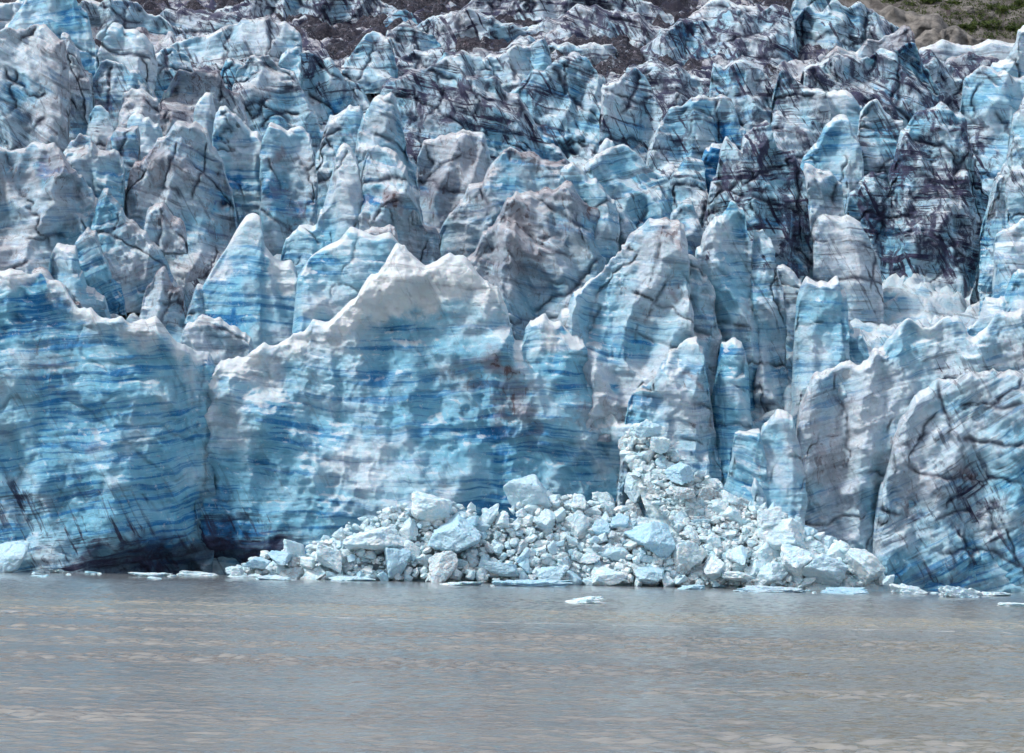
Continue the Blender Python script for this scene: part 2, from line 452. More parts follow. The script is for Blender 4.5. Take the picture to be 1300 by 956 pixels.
S('leaning pale slab split by one vertical black seam', 'B', [(10,240),(30,200),(70,168),(110,142),(150,133),(190,150),(210,200),(222,260)], 127, 790, d=0.28, b=0.19, k=0.56)
S('dirty hummock of dark ice between the leaning pale slab and the round block', 'B', [(215,290),(250,220),(290,180),(350,170),(390,190),(400,250)], 132, 800, d=0.60, b=0.09, k=1.06)
S('white crested serac with a bright blue slit and a black striped flank', 'A', [(1100,310),(1120,220),(1135,185),(1180,185),(1230,215),(1290,260),(1340,300),(1400,380),(1440,470)], 212, 780, d=0.34, b=0.28, k=0.84, tilt=-.3, blobs=[(424,134,9,'b',.8,775)])
S('cracked ice wall with a pale fan shaped face behind the long slab', 'B', [(600,400),(640,338),(720,290),(770,262),(850,218),(930,212),(985,260),(1020,360),(1060,470),(1120,560)], 252, 760, d=0.21, b=0.25, k=0.79, tilt=.3, fac=1.3)
S('arched serac ringed by curved black seams', 'B', [(985,420),(990,305),(1030,285),(1080,272),(1120,265),(1170,310),(1210,400),(1200,500),(1185,600)], 257, 745, d=0.28, b=0.15, k=0.90, tilt=.2)
S('blackened ice wall with a small pale window above the bright edged serac', 'B', [(1060,330),(1080,262),(1150,250),(1230,245),(1300,255),(1400,290),(1430,380)], 182, 775, d=0.21, b=0.19, k=1.22)
S('tall slab with black bands and a pale blue window, sloping right', 'C', [(110,420),(125,300),(135,240),(200,232),(260,236),(320,248),(345,280),(375,360),(410,430),(445,500),(460,590)], 242, 735, d=0.21, b=0.25, k=1.01, slope=.22, blobs=[(935,105,12,'b',.4,735)])
S('blocky grey serac with a white knob on its left shoulder', 'C', [(355,400),(365,325),(385,285),(415,285),(430,320),(500,325),(550,350),(570,400),(550,470),(530,540)], 212, 720, d=0.34, b=0.19, k=0.79)
S('pale smooth hump between the pointed cone and the grey blocky serac', 'C', [(520,500),(545,400),(560,345),(620,335),(660,350),(695,385),(700,500)], 212, 722, d=0.21, b=0.25, k=0.29, rough=.7)
S('pale blue block with a flat top behind the bright rimmed ridge', 'C', [(1060,420),(1075,310),(1110,265),(1170,255),(1250,275),(1330,265),(1400,300)], 282, 735, d=0.15, b=0.25, k=0.46, blobs=[(1245,190,26,'k',.8,730)])
S('small frosted crest poking up at the upper edge beside the hillside', 'C', [(1150,270),(1180,235),(1220,205),(1262,168),(1280,110),(1310,80),(1370,60),(1420,150)], 152, 755, d=0.15, b=0.19, k=0.34)
# ---- upper left
S('large pale blue cone with a bright streak down its middle', 'A', [(-60,150),(10,105),(60,40),(90,5),(130,-40),(190,-60),(260,-40),(300,20),(330,80),(355,160),(400,215),(412,260)], 152, 770, d=0.08, b=0.34, k=0.18, tilt=-.2, rough=.7, fac=.7, blobs=[(80,35,10,'b',.6,768)])
S('bright white ridge rising behind the large pale blue cone', 'A', [(-120,160),(-40,90),(0,40),(40,20),(80,-10),(120,-60)], 112, 795, d=0.08, b=0.19, k=0.29)
S('thin upright serac with a pointed white tip beside the large pale cone', 'A', [(365,230),(375,180),(400,140),(412,95),(425,62),(442,52),(465,85),(500,115),(560,148),(580,200),(592,250),(582,320)], 147, 765, d=0.28, b=0.22, k=0.40)
S('blue shadowed block with dark seams right of the thin pointed serac', 'A', [(560,320),(580,190),(600,150),(640,160),(690,190),(720,250),(740,320)], 152, 775, d=0.28, b=0.34, k=0.73)
S('dark blocky serac at the foot of the wide white dome', 'A', [(800,330),(830,250),(860,215),(900,210),(930,240),(960,330)], 152, 790, d=0.34, b=0.25, k=0.84)
S('small pale serac with a bluish face below the end of the wide dome', 'A', [(1035,330),(1050,215),(1080,182),(1112,172),(1132,200),(1130,260),(1110,330)], 142, 772, d=0.21, b=0.28, k=0.29)
S('rounded serac with white ledges like stacked loaves', 'A', [(870,330),(890,270),(930,225),(1000,212),(1055,240),(1085,280),(1120,325),(1160,370),(1190,420),(1215,520)], 222, 755, d=0.53, b=0.19, k=0.56, blobs=[(325,130,12,'b',.5,752)])
S('low dome edged with a brown line, behind the white pillar', 'A', [(555,440),(600,370),(640,308),(690,272),(765,248),(815,262),(850,320),(885,370),(915,412),(940,500)], 202, 735, d=0.72, b=0.09, k=0.46, rim=.5)
S('brown banded slab with a steep right edge at the upper left', 'A', [(-80,150),(0,112),(60,122),(110,118),(150,122),(200,138),(240,150),(252,240),(262,340),(264,440),(266,560)], 282, 705, d=0.72, b=0.06, k=0.34, tilt=.55, rim=.3, slope=.22, blobs=[(30,115,22,'b',.4,700)])
S('dusty grey wedge with faint flutes behind the brown banded slab', 'A', [(215,260),(232,128),(262,122),(282,170),(305,235),(345,290),(352,400),(380,520)], 222, 722, d=0.72, b=0.22, k=0.56)
S('brownish block with a deep blue slit beside the grey wedge', 'A', [(335,400),(350,290),(385,250),(440,232),(500,252),(545,295),(580,330),(600,420)], 212, 735, d=0.72, b=0.25, k=0.40, blobs=[(128,130,10,'b',1.0,728)])
S('stubby white topped block with a brown foot below the brownish block', 'A', [(440,560),(450,420),(470,352),(500,332),(560,330),(590,355),(600,440)], 212, 722, d=0.72, b=0.09, k=0.29)
S('arch shaped brown serac with a dark recess in its face', 'A', [(318,640),(322,500),(340,440),(372,400),(395,405),(415,440),(432,490),(440,640)], 247, 695, d=0.72, b=0.15, k=0.29, slope=.2, blobs=[(130,172,9,'k',1.2,692)])  # dark blob paints the shade under the arch
S('slender light serac with a blue base right of the brown arch', 'A', [(470,620),(485,460),(505,400),(528,396),(560,425),(598,438),(608,490),(618,560),(620,640)], 262, 697, d=0.41, b=0.28, k=0.18)
S('leaning wedge edged in dark brown in front of the slender light serac', 'A', [(385,640),(400,556),(430,490),(458,455),(520,453),(528,540),(520,660)], 282, 688, d=0.67, b=0.25, k=0.18, rim=.8)
S('stout white pillar rising behind the beehive serac', 'A', [(722,520),(732,440),(745,378),(770,356),(798,380),(812,440),(818,520),(822,620)], 272, 696, d=0.15, b=0.22, k=0.08, rough=.7)
S('white serac with a vivid blue left edge', 'A', [(806,560),(812,450),(825,420),(852,402),(882,420),(930,468),(980,508),(1010,560),(1020,700)], 352, 692, d=0.34, b=0.22, k=0.13, slope=.2, blobs=[(283,175,7,'b',.9,690),(292,230,10,'b',1.2,686),(300,260,8,'b',1.2,686)])
S('square topped serac with brown stains down its left side', 'A', [(978,700),(985,515),(1010,485),(1040,472),(1130,468),(1162,488),(1175,560),(1188,690),(1192,800),(1180,900)], 342, 686, d=0.60, b=0.28, k=0.13, slope=.2, blobs=[(345,200,9,'d',1.0,683),(350,250,14,'b',.5,683),(385,265,14,'b',.6,683)])
S('big striped grey serac shaped like a beehive', 'A', [(462,800),(470,730),(500,640),(560,570),(620,510),(680,468),(740,453),(775,462),(790,520),(830,600),(860,660),(880,760),(892,880),(915,1000),(930,1100)], 395, 672, d=0.72, b=0.19, k=0.29, tilt=.25, slope=.3, blobs=[(210,290,18,'b',.5,665),(275,260,8,'b',1.1,664)])
S('round white lump lodged at the foot of the beehive serac', 'A', [(545,830),(555,795),(575,774),(620,768),(645,795),(690,845),(700,880)], 332, 655, d=0.72, b=0.03, k=0.18, rim=.3)
# ---- upper centre
S('long layered slab with a dirty black back sloping down to the right', 'B', [(140,420),(170,325),(220,298),(300,268),(370,262),(430,258),(520,288),(590,310),(660,380),(740,458),(800,540),(870,600),(915,660)], 292, 728, d=0.41, b=0.22, k=1.01, tilt=.12, rim=.5, slope=.45, fac=.8)
S('white capped serac curled like a wave left of the banded tower', 'B', [(-110,700),(-80,560),(-60,500),(-30,430),(0,425),(40,403),(90,430),(112,470),(118,600)], 282, 700, d=0.53, b=0.25, k=0.40)
S('banded tower of stacked pale layers', 'B', [(62,660),(72,520),(85,450),(108,400),(128,362),(200,366),(228,420),(245,500),(270,600),(300,700),(320,860)], 352, 672, d=0.47, b=0.28, k=0.13, tilt=.4)
S('tall brown faced serac in front of the banded tower', 'B', [(80,780),(86,660),(110,580),(140,540),(185,530),(212,555),(245,620),(270,700),(300,770),(330,850),(385,900)], 357, 652, d=0.72, b=0.19, k=0.18, tilt=.2, blobs=[(472,255,14,'b',.9,648),(500,262,15,'d',.8,648)])
S('round topped boulder of ice with brown shoulders', 'B', [(290,720),(298,600),(320,545),(350,508),(400,490),(465,490),(500,478),(540,490),(565,560),(582,640),(575,760)], 312, 688, d=0.72, b=0.12, k=0.18, tilt=.2, rough=.8)
S('pointed pale fin right of the square topped serac', 'R', [(352,345),(364,300),(385,286),(402,280),(412,250),(420,225),(430,195),(437,187),(447,195),(456,215),(461,250),(458,290),(470,330)], 400, 655, d=0.28, b=0.22, k=0.08, rough=.8)
S('small pinkish ledge in front of the brown faced serac', 'B', [(70,960),(85,870),(140,812),(190,820),(220,880),(245,960)], 350, 640, d=0.72, b=0.12, k=.0)
S('long diagonal ridge with an orange brown left edge', 'B', [(320,960),(390,850),(465,770),(525,690),(575,620),(640,572),(720,556),(770,588),(850,620),(860,720),(840,860)], 345, 660, d=0.67, b=0.25, k=0.13, rim=.5, slope=.3)
S('complex blue grey serac with a tiny white horn behind its crest', 'B', [(900,720),(915,620),(945,588),(1010,562),(1070,558),(1150,590),(1200,640),(1240,685),(1252,760),(1240,900)], 350, 655, d=0.28, b=0.34, k=0.50, fac=1.4, tilt=-.3)
S('tiny white horn standing behind the blue grey serac', 'B', [(960,620),(972,570),(990,525),(1005,503),(1020,520),(1040,560),(1050,620)], 247, 662, d=0.08, b=0.09, k=0.08, rough=.4)
S('ragged spur of cracked ice in front of the blue grey serac', 'B', [(815,800),(832,650),(870,628),(925,645),(985,690),(1030,740),(1052,810),(1040,920)], 340, 645, d=0.53, b=0.34, k=0.40)
S('serac with a brilliant white left edge and a blue seam', 'B', [(1150,640),(1160,570),(1190,500),(1215,430),(1235,400),(1290,405),(1330,395),(1370,375),(1430,368),(1470,380),(1500,430),(1525,500),(1535,620)], 282, 705, d=0.28, b=0.31, k=0.68, tilt=-.1, rim=.2, blobs=[(918,165,10,'b',1.0,700)])
S('narrow deep blue slot wall beside the big dark striped serac', 'C', [(60,880),(75,640),(100,560),(150,530),(175,500),(190,560),(180,760)], 312, 672, d=0.00, b=.85, k=0.29)
S('grey striped pinnacle squeezed left of the blue slot', 'C', [(-70,800),(-40,700),(0,640),(50,605),(100,572),(98,640),(75,760),(70,880)], 322, 668, d=0.34, b=0.22, k=0.66)
S('large serac with white knobs on top and many black horizontal bands', 'C', [(90,900),(110,780),(140,650),(160,570),(188,530),(215,545),(238,560),(242,500),(285,478),(345,482),(370,535),(430,570),(478,640),(485,740),(500,860),(530,1010)], 500, 655, d=0.28, b=0.19, k=0.97, tilt=.03, slope=.22)
S('sharp pale cone with a faceted tip', 'C', [(440,660),(470,610),(520,520),(550,470),(600,424),(635,448),(655,500),(690,560),(695,650),(680,820)], 322, 690, d=0.15, b=0.25, k=0.29, rough=.7)
S('low lilac lump at the foot of the sharp pale cone', 'C', [(465,820),(472,640),(500,622),(545,632),(595,652),(615,700),(625,830)], 322, 675, d=0.53, b=0.15, k=0.29)
S('pale blue column with a white left edge and black stripes low down', 'C', [(660,800),(668,560),(672,490),(690,415),(712,374),(755,390),(800,430),(845,480),(860,560),(870,820)], 342, 695, d=0.08, b=0.25, k=0.55, slope=.2)
S('huge dark wall of ice netted with black seams', 'C', [(620,960),(630,800),(660,720),(700,672),(740,655),(790,672),(820,560),(835,500),(880,450),(920,425),(960,410),(1010,398),(1060,430),(1088,500),(1110,600),(1160,740),(1190,880),(1200,1000),(1195,1120)], 470, 678, d=0.21, b=0.19, k=1.18, tilt=.05, slope=.25, blobs=[(1060,300,30,'k',.8,670),(1110,245,14,'k',.8,670),(1130,390,40,'k',.6,670),(1210,150,12,'b',.2,672)])
S('white ledge running in front of the dark hollow of the netted wall', 'C', [(500,860),(520,805),(580,812),(640,820),(690,840),(720,900),(760,960)], 400, 655, d=0.47, b=0.03, k=0.40, rough=.6)
S('rimmed ridge with a frosty left edge at the right border', 'C', [(1130,900),(1150,780),(1170,720),(1222,620),(1248,500),(1268,410),(1300,350),(1340,300),(1420,260),(1500,400)], 420, 658, d=0.15, b=0.19, k=0.60, slope=.3)
S('pale block under the rimmed ridge at the right border', 'F', [(1180,420),(1190,130),(1222,104),(1265,112),(1300,85),(1360,80),(1420,200)], 390, 645, d=0.08, b=0.28, k=0.29)
# ---- middle ranks
S('broad dusty mass with a white crest at the left border', 'A', [(-90,700),(-40,590),(0,560),(60,535),(130,528),(190,535),(232,560),(280,605),(300,650),(340,700),(370,760),(400,850),(450,960),(480,1100)], 420, 655, d=0.72, b=0.22, k=0.13, tilt=-.15, blobs=[(60,220,12,'b',.8,650),(15,210,16,'b',.3,650)])
S('white hooded block leaning over the broad dusty mass', 'A', [(232,660),(240,580),(290,522),(330,518),(372,560),(430,568),(462,620),(468,720),(455,840)], 322, 665, d=0.53, b=0.28, k=0.13)
S('slanting brown slab with blue layers beneath its left flank', 'D', [(300,330),(340,90),(360,-20),(400,-60),(440,-20),(480,40),(560,120),(620,200),(680,300),(700,420)], 410, 650, d=0.72, b=0.37, k=0.24, tilt=-.45, slope=.25)
S('dark blue strip of shaded ice between two slanting slabs', 'D', [(255,260),(290,120),(330,85),(365,110),(400,190),(440,270),(465,340),(475,430)], 410, 643, d=0.41, b=0.46, k=0.18, tilt=-.5)
S('slanting flat faced slab with a blunt tip beside the dark blue strip', 'D', [(170,320),(190,190),(225,146),(260,134),(288,180),(320,260),(350,330),(400,380),(430,460)], 420, 636, d=0.45, b=.3, k=.05, slope=.2)
S('low crest stained dark brown above the left cliff', 'D', [(110,340),(130,252),(185,248),(230,288),(262,330),(300,372),(320,450)], 400, 628, d=0.72, b=.2, k=.1, rim=.7)
S('tooth shaped grey serac with a dark outline', 'D', [(520,500),(530,380),(545,310),(590,250),(622,256),(655,310),(690,345),(692,420),(710,500)], 430, 640, d=0.60, b=0.19, k=.2, rim=.7)
S('squat block with a dark rim between the tooth and the white horn', 'D', [(690,470),(702,390),(722,330),(745,302),(780,308),(800,350),(800,430)], 420, 636, d=0.40, b=.3, k=.1, rim=.6)
S('smooth white horn of ice with a rounded tip', 'D', [(690,520),(720,400),(770,285),(800,232),(850,160),(895,78),(925,35),(952,28),(975,42),(986,90),(992,150),(1030,198),(1062,212),(1090,204),(1112,240),(1125,310),(1135,400),(1150,560)], 470, 636, d=0.00, b=.3, k=0, rough=.55, fac=.5, sm=.3, fr_in=1.0, fd=7, smoothtop=True, blobs=[(290,415,24,'b',1.3,634)])
S('low arched snowy block with a stained hollow', 'D', [(660,560),(700,440),(760,418),(825,408),(875,430),(935,470),(955,540),(960,620)], 470, 622, d=0.40, b=.1, k=.1, rough=.9, blobs=[(280,420,9,'k',.8,620)])
S('pale triangular ridge behind the bright crest of the central cliff', 'R', [(372,420),(378,350),(395,325),(415,312),(430,305),(445,285),(458,292),(475,300),(495,293),(510,312),(530,340)], 440, 622, d=0.00, b=.35, k=0, rough=.7, smoothtop=True)
S('great dome of white ice with brown contour lines', 'R', [(560,350),(584,331),(606,311),(620,287),(642,262),(652,250),(676,240),(718,235),(727,241),(746,257),(760,272),(770,305),(768,335),(760,400)], 450, 640, d=0.72, b=0.19, k=.15, tilt=.3, slope=.35, rim=.3)
S('small tilted block in the gap behind the brown capped tower', 'C', [(-40,900),(-20,780),(20,755),(50,755),(75,800),(88,870),(92,960)], 350, 642, d=0.47, b=0.25, k=0.40)
S('cloaked white tower with a brown cap overhanging to the left', 'R', [(700,455),(704,410),(720,390),(725,372),(742,357),(762,351),(775,332),(790,318),(789,305),(799,292),(818,283),(843,274),(858,277),(868,292),(874,330),(876,400),(880,480)], 560, 620, d=0.5, b=0.18, k=.0, slope=.25, rim=.35, tilt=0.12, blobs=[(850,288,16,'d',.6,618),(866,310,9,'d',.7,616),(862,370,10,'d',.6,614),(810,330,10,'b',.3,615),(800,440,22,'b',.4,612),(785,490,12,'b',.7,611)])
S('worn column tucked behind the cloaked tower', 'F', [(20,420),(30,260),(42,200),(80,200),(112,240),(132,290),(134,400),(160,470)], 500, 624, d=0.50, b=.3, k=.1)
S('tall blue white spire with a blunt top and streaked flanks', 'F', [(55,560),(62,340),(66,200),(96,115),(130,85),(160,55),(195,0),(215,-12),(245,20),(262,90),(278,180),(290,300),(305,420),(330,600)], 560, 628, d=0.10, b=.35, k=.2, slope=.18, blobs=[(890,325,9,'k',.7,624)])
S('narrow rib with a dark notched head right of the blue white spire', 'F', [(255,600),(262,400),(270,190),(285,120),(315,95),(342,112),(362,200),(386,300),(402,420),(404,560),(410,760)], 560, 630, d=0.15, b=.25, k=.4, slope=.2, blobs=[(962,335,9,'k',.9,627)])
S('fissured grey wall between the narrow rib and the jagged pale block', 'F', [(330,760),(345,500),(360,300),(380,220),(430,210),(470,260),(480,420),(520,760)], 560, 640, d=0.34, b=0.22, k=.35)
S('jagged topped pale block in front of the netted dark wall', 'F', [(425,700),(440,420),(448,350),(475,318),(525,310),(572,278),(602,274),(608,325),(630,318),(640,410),(690,490),(745,565),(760,700)], 560, 622, d=0.25, b=.3, k=.1, rough=.9)
S('bright snowy slope descending behind the right cliff', 'F', [(1080,520),(1100,455),(1130,425),(1150,385),(1215,330),(1258,275),(1300,240),(1380,200),(1460,300)], 430, 628, d=0.05, b=.2, k=.1, rough=.9)
S('white buttress with brown streaks below the cloaked tower', 'R', [(786,600),(792,530),(800,505),(820,480),(842,455),(860,436),(874,425),(884,428),(892,450),(898,490),(905,530),(914,575),(926,640)], 735, 611, d=0.40, b=.25, k=.0, slope=.2, blobs=[(880,480,8,'d',.9,608),(875,540,8,'d',.6,607)])
S('bright blue pillar in the gap behind the white buttress', 'F', [(110,900),(125,720),(148,620),(160,535),(200,498),(242,508),(262,600),(268,720),(260,900)], 735, 615, d=0.05, b=0.5, k=.0, rough=.8, blobs=[(912,460,9,'b',.6,613)])
S('pale pyramid standing on the slope beside the blue pillar', 'F', [(290,950),(318,840),(350,790),(385,765),(408,772),(430,805),(452,870),(480,990)], 735, 606, d=0.10, b=.25, k=.0, rough=.7)
S('blue streaked flat slab at the foot of the blue pillar', 'I', [(170,250),(195,100),(215,10),(245,-20),(300,-30),(330,60),(340,200),(350,340)], 745, 604, d=0.10, b=0.35, k=.0, tilt=0.3)
S('small tilted slab casting a blue gap beside the calved rubble', 'I', [(250,330),(262,250),(290,190),(322,215),(335,270),(330,340)], 735, 600, d=0.10, b=.3, k=0)
# ---- front cliffs
W = dict(name='ice_cliff', cat='ice cliff')
S('right hand cliff with dirty vertical grooves above the waterline', 'R', [(968,780),(985,700),(990,650),(1000,600),(1008,560),(1014,525),(1024,495),(1032,472),(1065,468),(1090,465),(1112,442),(1132,420),(1148,410),(1180,414),(1195,407),(1220,405),(1230,416),(1245,408),(1266,395),(1300,390),(1340,380),(1420,400),(1480,500)], 775, 612, d=0.45, b=.15, k=.1, slope=.16, fac=1.0, tilt=-.3, rim=.1, rough=.85, arete=.6, forms=[(1070,470,1060,740,24,-1.6),(1032,475,1010,600,26,2.0),(1010,600,1060,720,40,2.2),(1130,425,1090,620,30,2.2),(1190,410,1200,520,30,-2.0),(1240,420,1235,520,24,1.8)], bend=[(968,3),(1010,0),(1090,0),(1120,3),(1150,0)],
  blobs=[(1200,470,22,'k',.8,606),(1250,520,30,'k',.6,606),(1245,650,24,'k',1.1,606),(1150,560,14,'d',.7,606),(1050,600,50,'d',.3,606),(1290,480,40,'k',.6,606),(1220,720,60,'b',.45,606),(1170,600,12,'d',.8,606),(1260,600,30,'k',.4,606),(1200,745,30,'b',.5,605)], **W)
S('darker bulging lower front of the right cliff', 'R', [(1096,790),(1104,740),(1108,690),(1112,640),(1128,590),(1140,545),(1150,515),(1165,495),(1190,482),(1225,478),(1260,460),(1290,470),(1340,500),(1420,520),(1470,640)], 775, 607, d=0.4, b=.1, k=.4, slope=.14, fac=1.0, rough=.8, arete=.6, forms=[(1165,495,1120,640,34,2.4),(1120,640,1112,740,24,1.6),(1150,620,1175,740,26,-2.0),(1225,480,1190,620,30,2.0),(1245,600,1250,740,30,-2.2),(1280,520,1285,700,30,1.8)], fr_in=.1, tilt=-.6, notch=[(1130,1320,1.5,3)],
  blobs=[(1245,640,26,'k',1.0,603),(1225,600,16,'d',.9,603),(1150,735,50,'b',.5,603),(1260,740,50,'b',.5,603),(1200,735,70,'k',.35,603),(1290,620,30,'b',.5,603),(1265,700,22,'k',.3,603),(1170,660,22,'k',.25,603),(1200,560,22,'k',.4,603)], **W)
S('central cliff of blue layered ice with a bright melting crest', 'R', [(225,640),(245,560),(262,470),(285,455),(306,449),(325,446),(342,446),(365,434),(390,423),(408,408),(422,399),(434,388),(447,373),(460,361),(473,352),(484,340),(495,325),(507,316),(521,327),(540,328),(560,327),(582,331),(606,341),(620,356),(632,372),(643,388),(649,415),(653,432),(662,436),(667,416),(676,405),(690,403),(700,411),(716,421),(732,422),(741,436),(746,462),(756,490),(770,514),(790,528),(812,545),(835,570),(870,640),(900,760)], 775, 613, d=.12, b=.33, k=.12, tilt=.0, slope=.16, fac=1.15, sm=.12, cell=1.7, fr_in=1.0, fd=4, rough=.85, arete=.3, notch=[(235,350,8,6.5),(350,430,4,4)],
  forms=[(272,468,340,530,34,2.6),(340,530,430,650,34,2.6),(430,560,505,660,30,2.4),(400,600,440,700,26,1.6),(445,385,520,350,50,2.6),(520,350,600,355,46,2.2),(470,350,455,400,24,1.4),(510,340,500,400,20,1.2),(555,450,640,450,30,1.6),(640,450,700,545,30,2.4),(700,545,800,560,30,2.2),(690,415,728,520,34,2.6),(752,500,835,580,28,2.4),(540,430,560,520,26,-1.8),(480,430,500,520,34,-1.4),(350,480,420,540,30,-1.6),(600,500,640,600,40,-1.2),(560,560,620,640,36,1.2),(520,540,545,640,26,1.6),(735,470,770,560,20,-1.4)],
  blobs=[(505,350,48,'b',-.75,610),(515,352,52,'w',1.2,610),(470,370,26,'w',1.0,610),(585,345,24,'w',.8,610),(440,395,22,'w',.8,610),(420,410,30,'b',-.6,609),(330,460,30,'b',-.5,609),(600,480,50,'d',.5,608),(660,520,36,'d',.9,607),(630,460,18,'d',.9,607),(740,525,26,'d',.8,607),(560,395,18,'d',.6,610),(700,475,28,'b',.35,606),(380,640,70,'b',.1,606),(300,715,60,'k',1.0,610),(240,715,50,'k',1.0,610),(300,690,60,'b',.5,610),(450,590,30,'b',-.4,607),(540,430,60,'b',.15,608),(640,560,90,'b',.25,606),(720,640,60,'b',.2,606),(350,722,40,'k',.8,609),(262,710,22,'s',1.6,612),(295,709,22,'s',1.6,612),(328,706,20,'s',1.4,612),(360,700,22,'s',1.4,612)], **W)  # dark 's' and 'k' blobs at the foot paint the undercut's shade
S('left cliff of deep blue banded ice rising from the water', 'R', [(-90,420),(-60,350),(-20,340),(20,342),(45,350),(68,362),(90,378),(120,393),(140,397),(165,404),(190,414),(215,425),(240,436),(260,447),(272,462),(268,480),(262,505),(257,540),(259,575),(256,598),(246,625),(249,655),(240,690),(236,730),(238,790)], 775, 604, d=.2, b=.46, k=.15, tilt=-.12, slope=.14, fac=.8, sm=.5, cell=1.7, fr_in=.8, fd=3, rough=.85, arete=.3, bend=[(0,0),(60,1.5),(150,-1.5),(200,0),(225,2.5),(250,5.5),(272,10)], notch=[(-60,60,1.2,3),(130,240,7,6.5)],
  forms=[(140,400,215,430,26,1.8),(215,430,268,470,26,2.2),(262,470,250,620,30,2.4),(15,560,45,670,24,-2.6),(60,600,75,700,34,2.0),(150,560,150,700,40,2.2),(195,600,200,700,22,-1.8),(60,400,190,470,30,-1.6),(0,470,120,500,40,1.5),(100,520,160,560,30,-1.2)],
  blobs=[(30,385,40,'b',.4,601),(190,420,30,'b',-.55,602),(235,470,26,'b',-.35,601),(20,350,26,'b',-.6,603),(100,560,50,'d',.35,598),(60,460,30,'d',.4,600),(10,640,40,'k',.5,598),(100,715,60,'k',.5,598),(185,712,50,'k',1.1,604),(150,716,26,'s',1.6,604),(180,716,24,'s',1.6,604),(212,713,24,'s',1.6,604),(238,710,24,'s',1.6,604),(115,718,14,'s',.8,604),(195,690,60,'b',.4,604),(60,715,70,'k',.6,598)], **W)  # shade of the waterline cave is painted by the low 's' and 'k' blobs


S('long dark ice ridge with pale streaks left of the dark blue dome', 'R', [(330,70),(350,40),(385,22),(420,18),(455,24),(480,40),(500,60)], 75, 890, d=.5, b=.1, k=1.1, rough=.7, tilt=-.3)
S('dark blue dome of gritty ice half buried in the moraine', 'B', [(100,130),(130,78),(200,45),(260,48),(330,70),(400,100),(450,140)], 70, 885, d=.3, b=.2, k=1.25, rough=.6, slope=.6)
S('small blue grey hummock poking out of the moraine beside the dark dome', 'B', [(420,160),(440,100),(480,84),(520,95),(560,130),(590,170)], 75, 870, d=.2, b=.3, k=.9, rough=.6, slope=.6)
S('streaked dirty ice bank under the moraine right of the blue grey hummock', 'B', [(560,150),(620,120),(700,105),(780,118),(860,130),(920,160)], 72, 875, d=.5, b=.1, k=.95, rough=.7, slope=.6)
S('broad blackened ice slope with white flecks left of the cracked dome', 'C', [(-140,190),(-60,120),(20,80),(100,60),(190,35),(280,45),(350,30),(400,20),(430,60),(450,140)], 100, 845, d=.4, b=.15, k=1.2, rough=.8, slope=.7, tilt=.3)
S('pale streaked tongue of ice running across the dark slope at the top edge', 'C', [(40,70),(70,40),(120,20),(180,8),(240,10),(300,25),(330,60)], 50, 880, d=.4, b=.05, k=.6, rough=.6, slope=.7)

S('dark streaked ice hump at the top edge behind the wide low white dome', 'R', [(165,65),(190,24),(230,8),(280,14),(320,30),(352,62)], 100, 868, d=.4, b=.1, k=1.0, rough=.8, slope=.5, tilt=.3)
S('dark streaked ice hump at the top edge behind the long layered slab', 'R', [(478,62),(520,30),(570,13),(620,18),(662,34),(694,62)], 100, 860, d=.4, b=.1, k=1.0, rough=.8, slope=.5, tilt=-.3)
S('wide blackened ice hump at the top edge, nearest the broad blackened slope', 'R', [(640,62),(690,22),(740,8),(800,14),(850,34),(884,60)], 100, 865, d=.5, b=.1, k=1.05, rough=.8, slope=.5, tilt=.4)
S('long grey ice bank cut by the top edge above the long dark ridge', 'R', [(250,30),(320,-8),(400,-22),(470,-8),(525,22)], 80, 895, d=.5, b=.05, k=1.0, rough=.8, slope=.5)
S('long grey ice bank cut by the top edge above the wide blackened hump', 'R', [(560,20),(640,-15),(720,-24),(800,-12),(856,20)], 80, 900, d=.5, b=.05, k=1.0, rough=.8, slope=.5)



# ------------------------------------------------------------------ terrain
def prof_z(X, Y):
    """height of the glacier's crevasse floor"""
    ys = [611, 618, 640, 680, 720, 760, 820, 880, 940, 1000]
    ps = [640, 560, 450, 350, 275, 205, 125, 78, 45, 20]
    zs = [P(650, pp, yy)[2] for yy, pp in zip(ys, ps)]
    return np.interp(Y, ys, zs) - 16 * smooth(70, 105, X) * smooth(790, 870, Y)


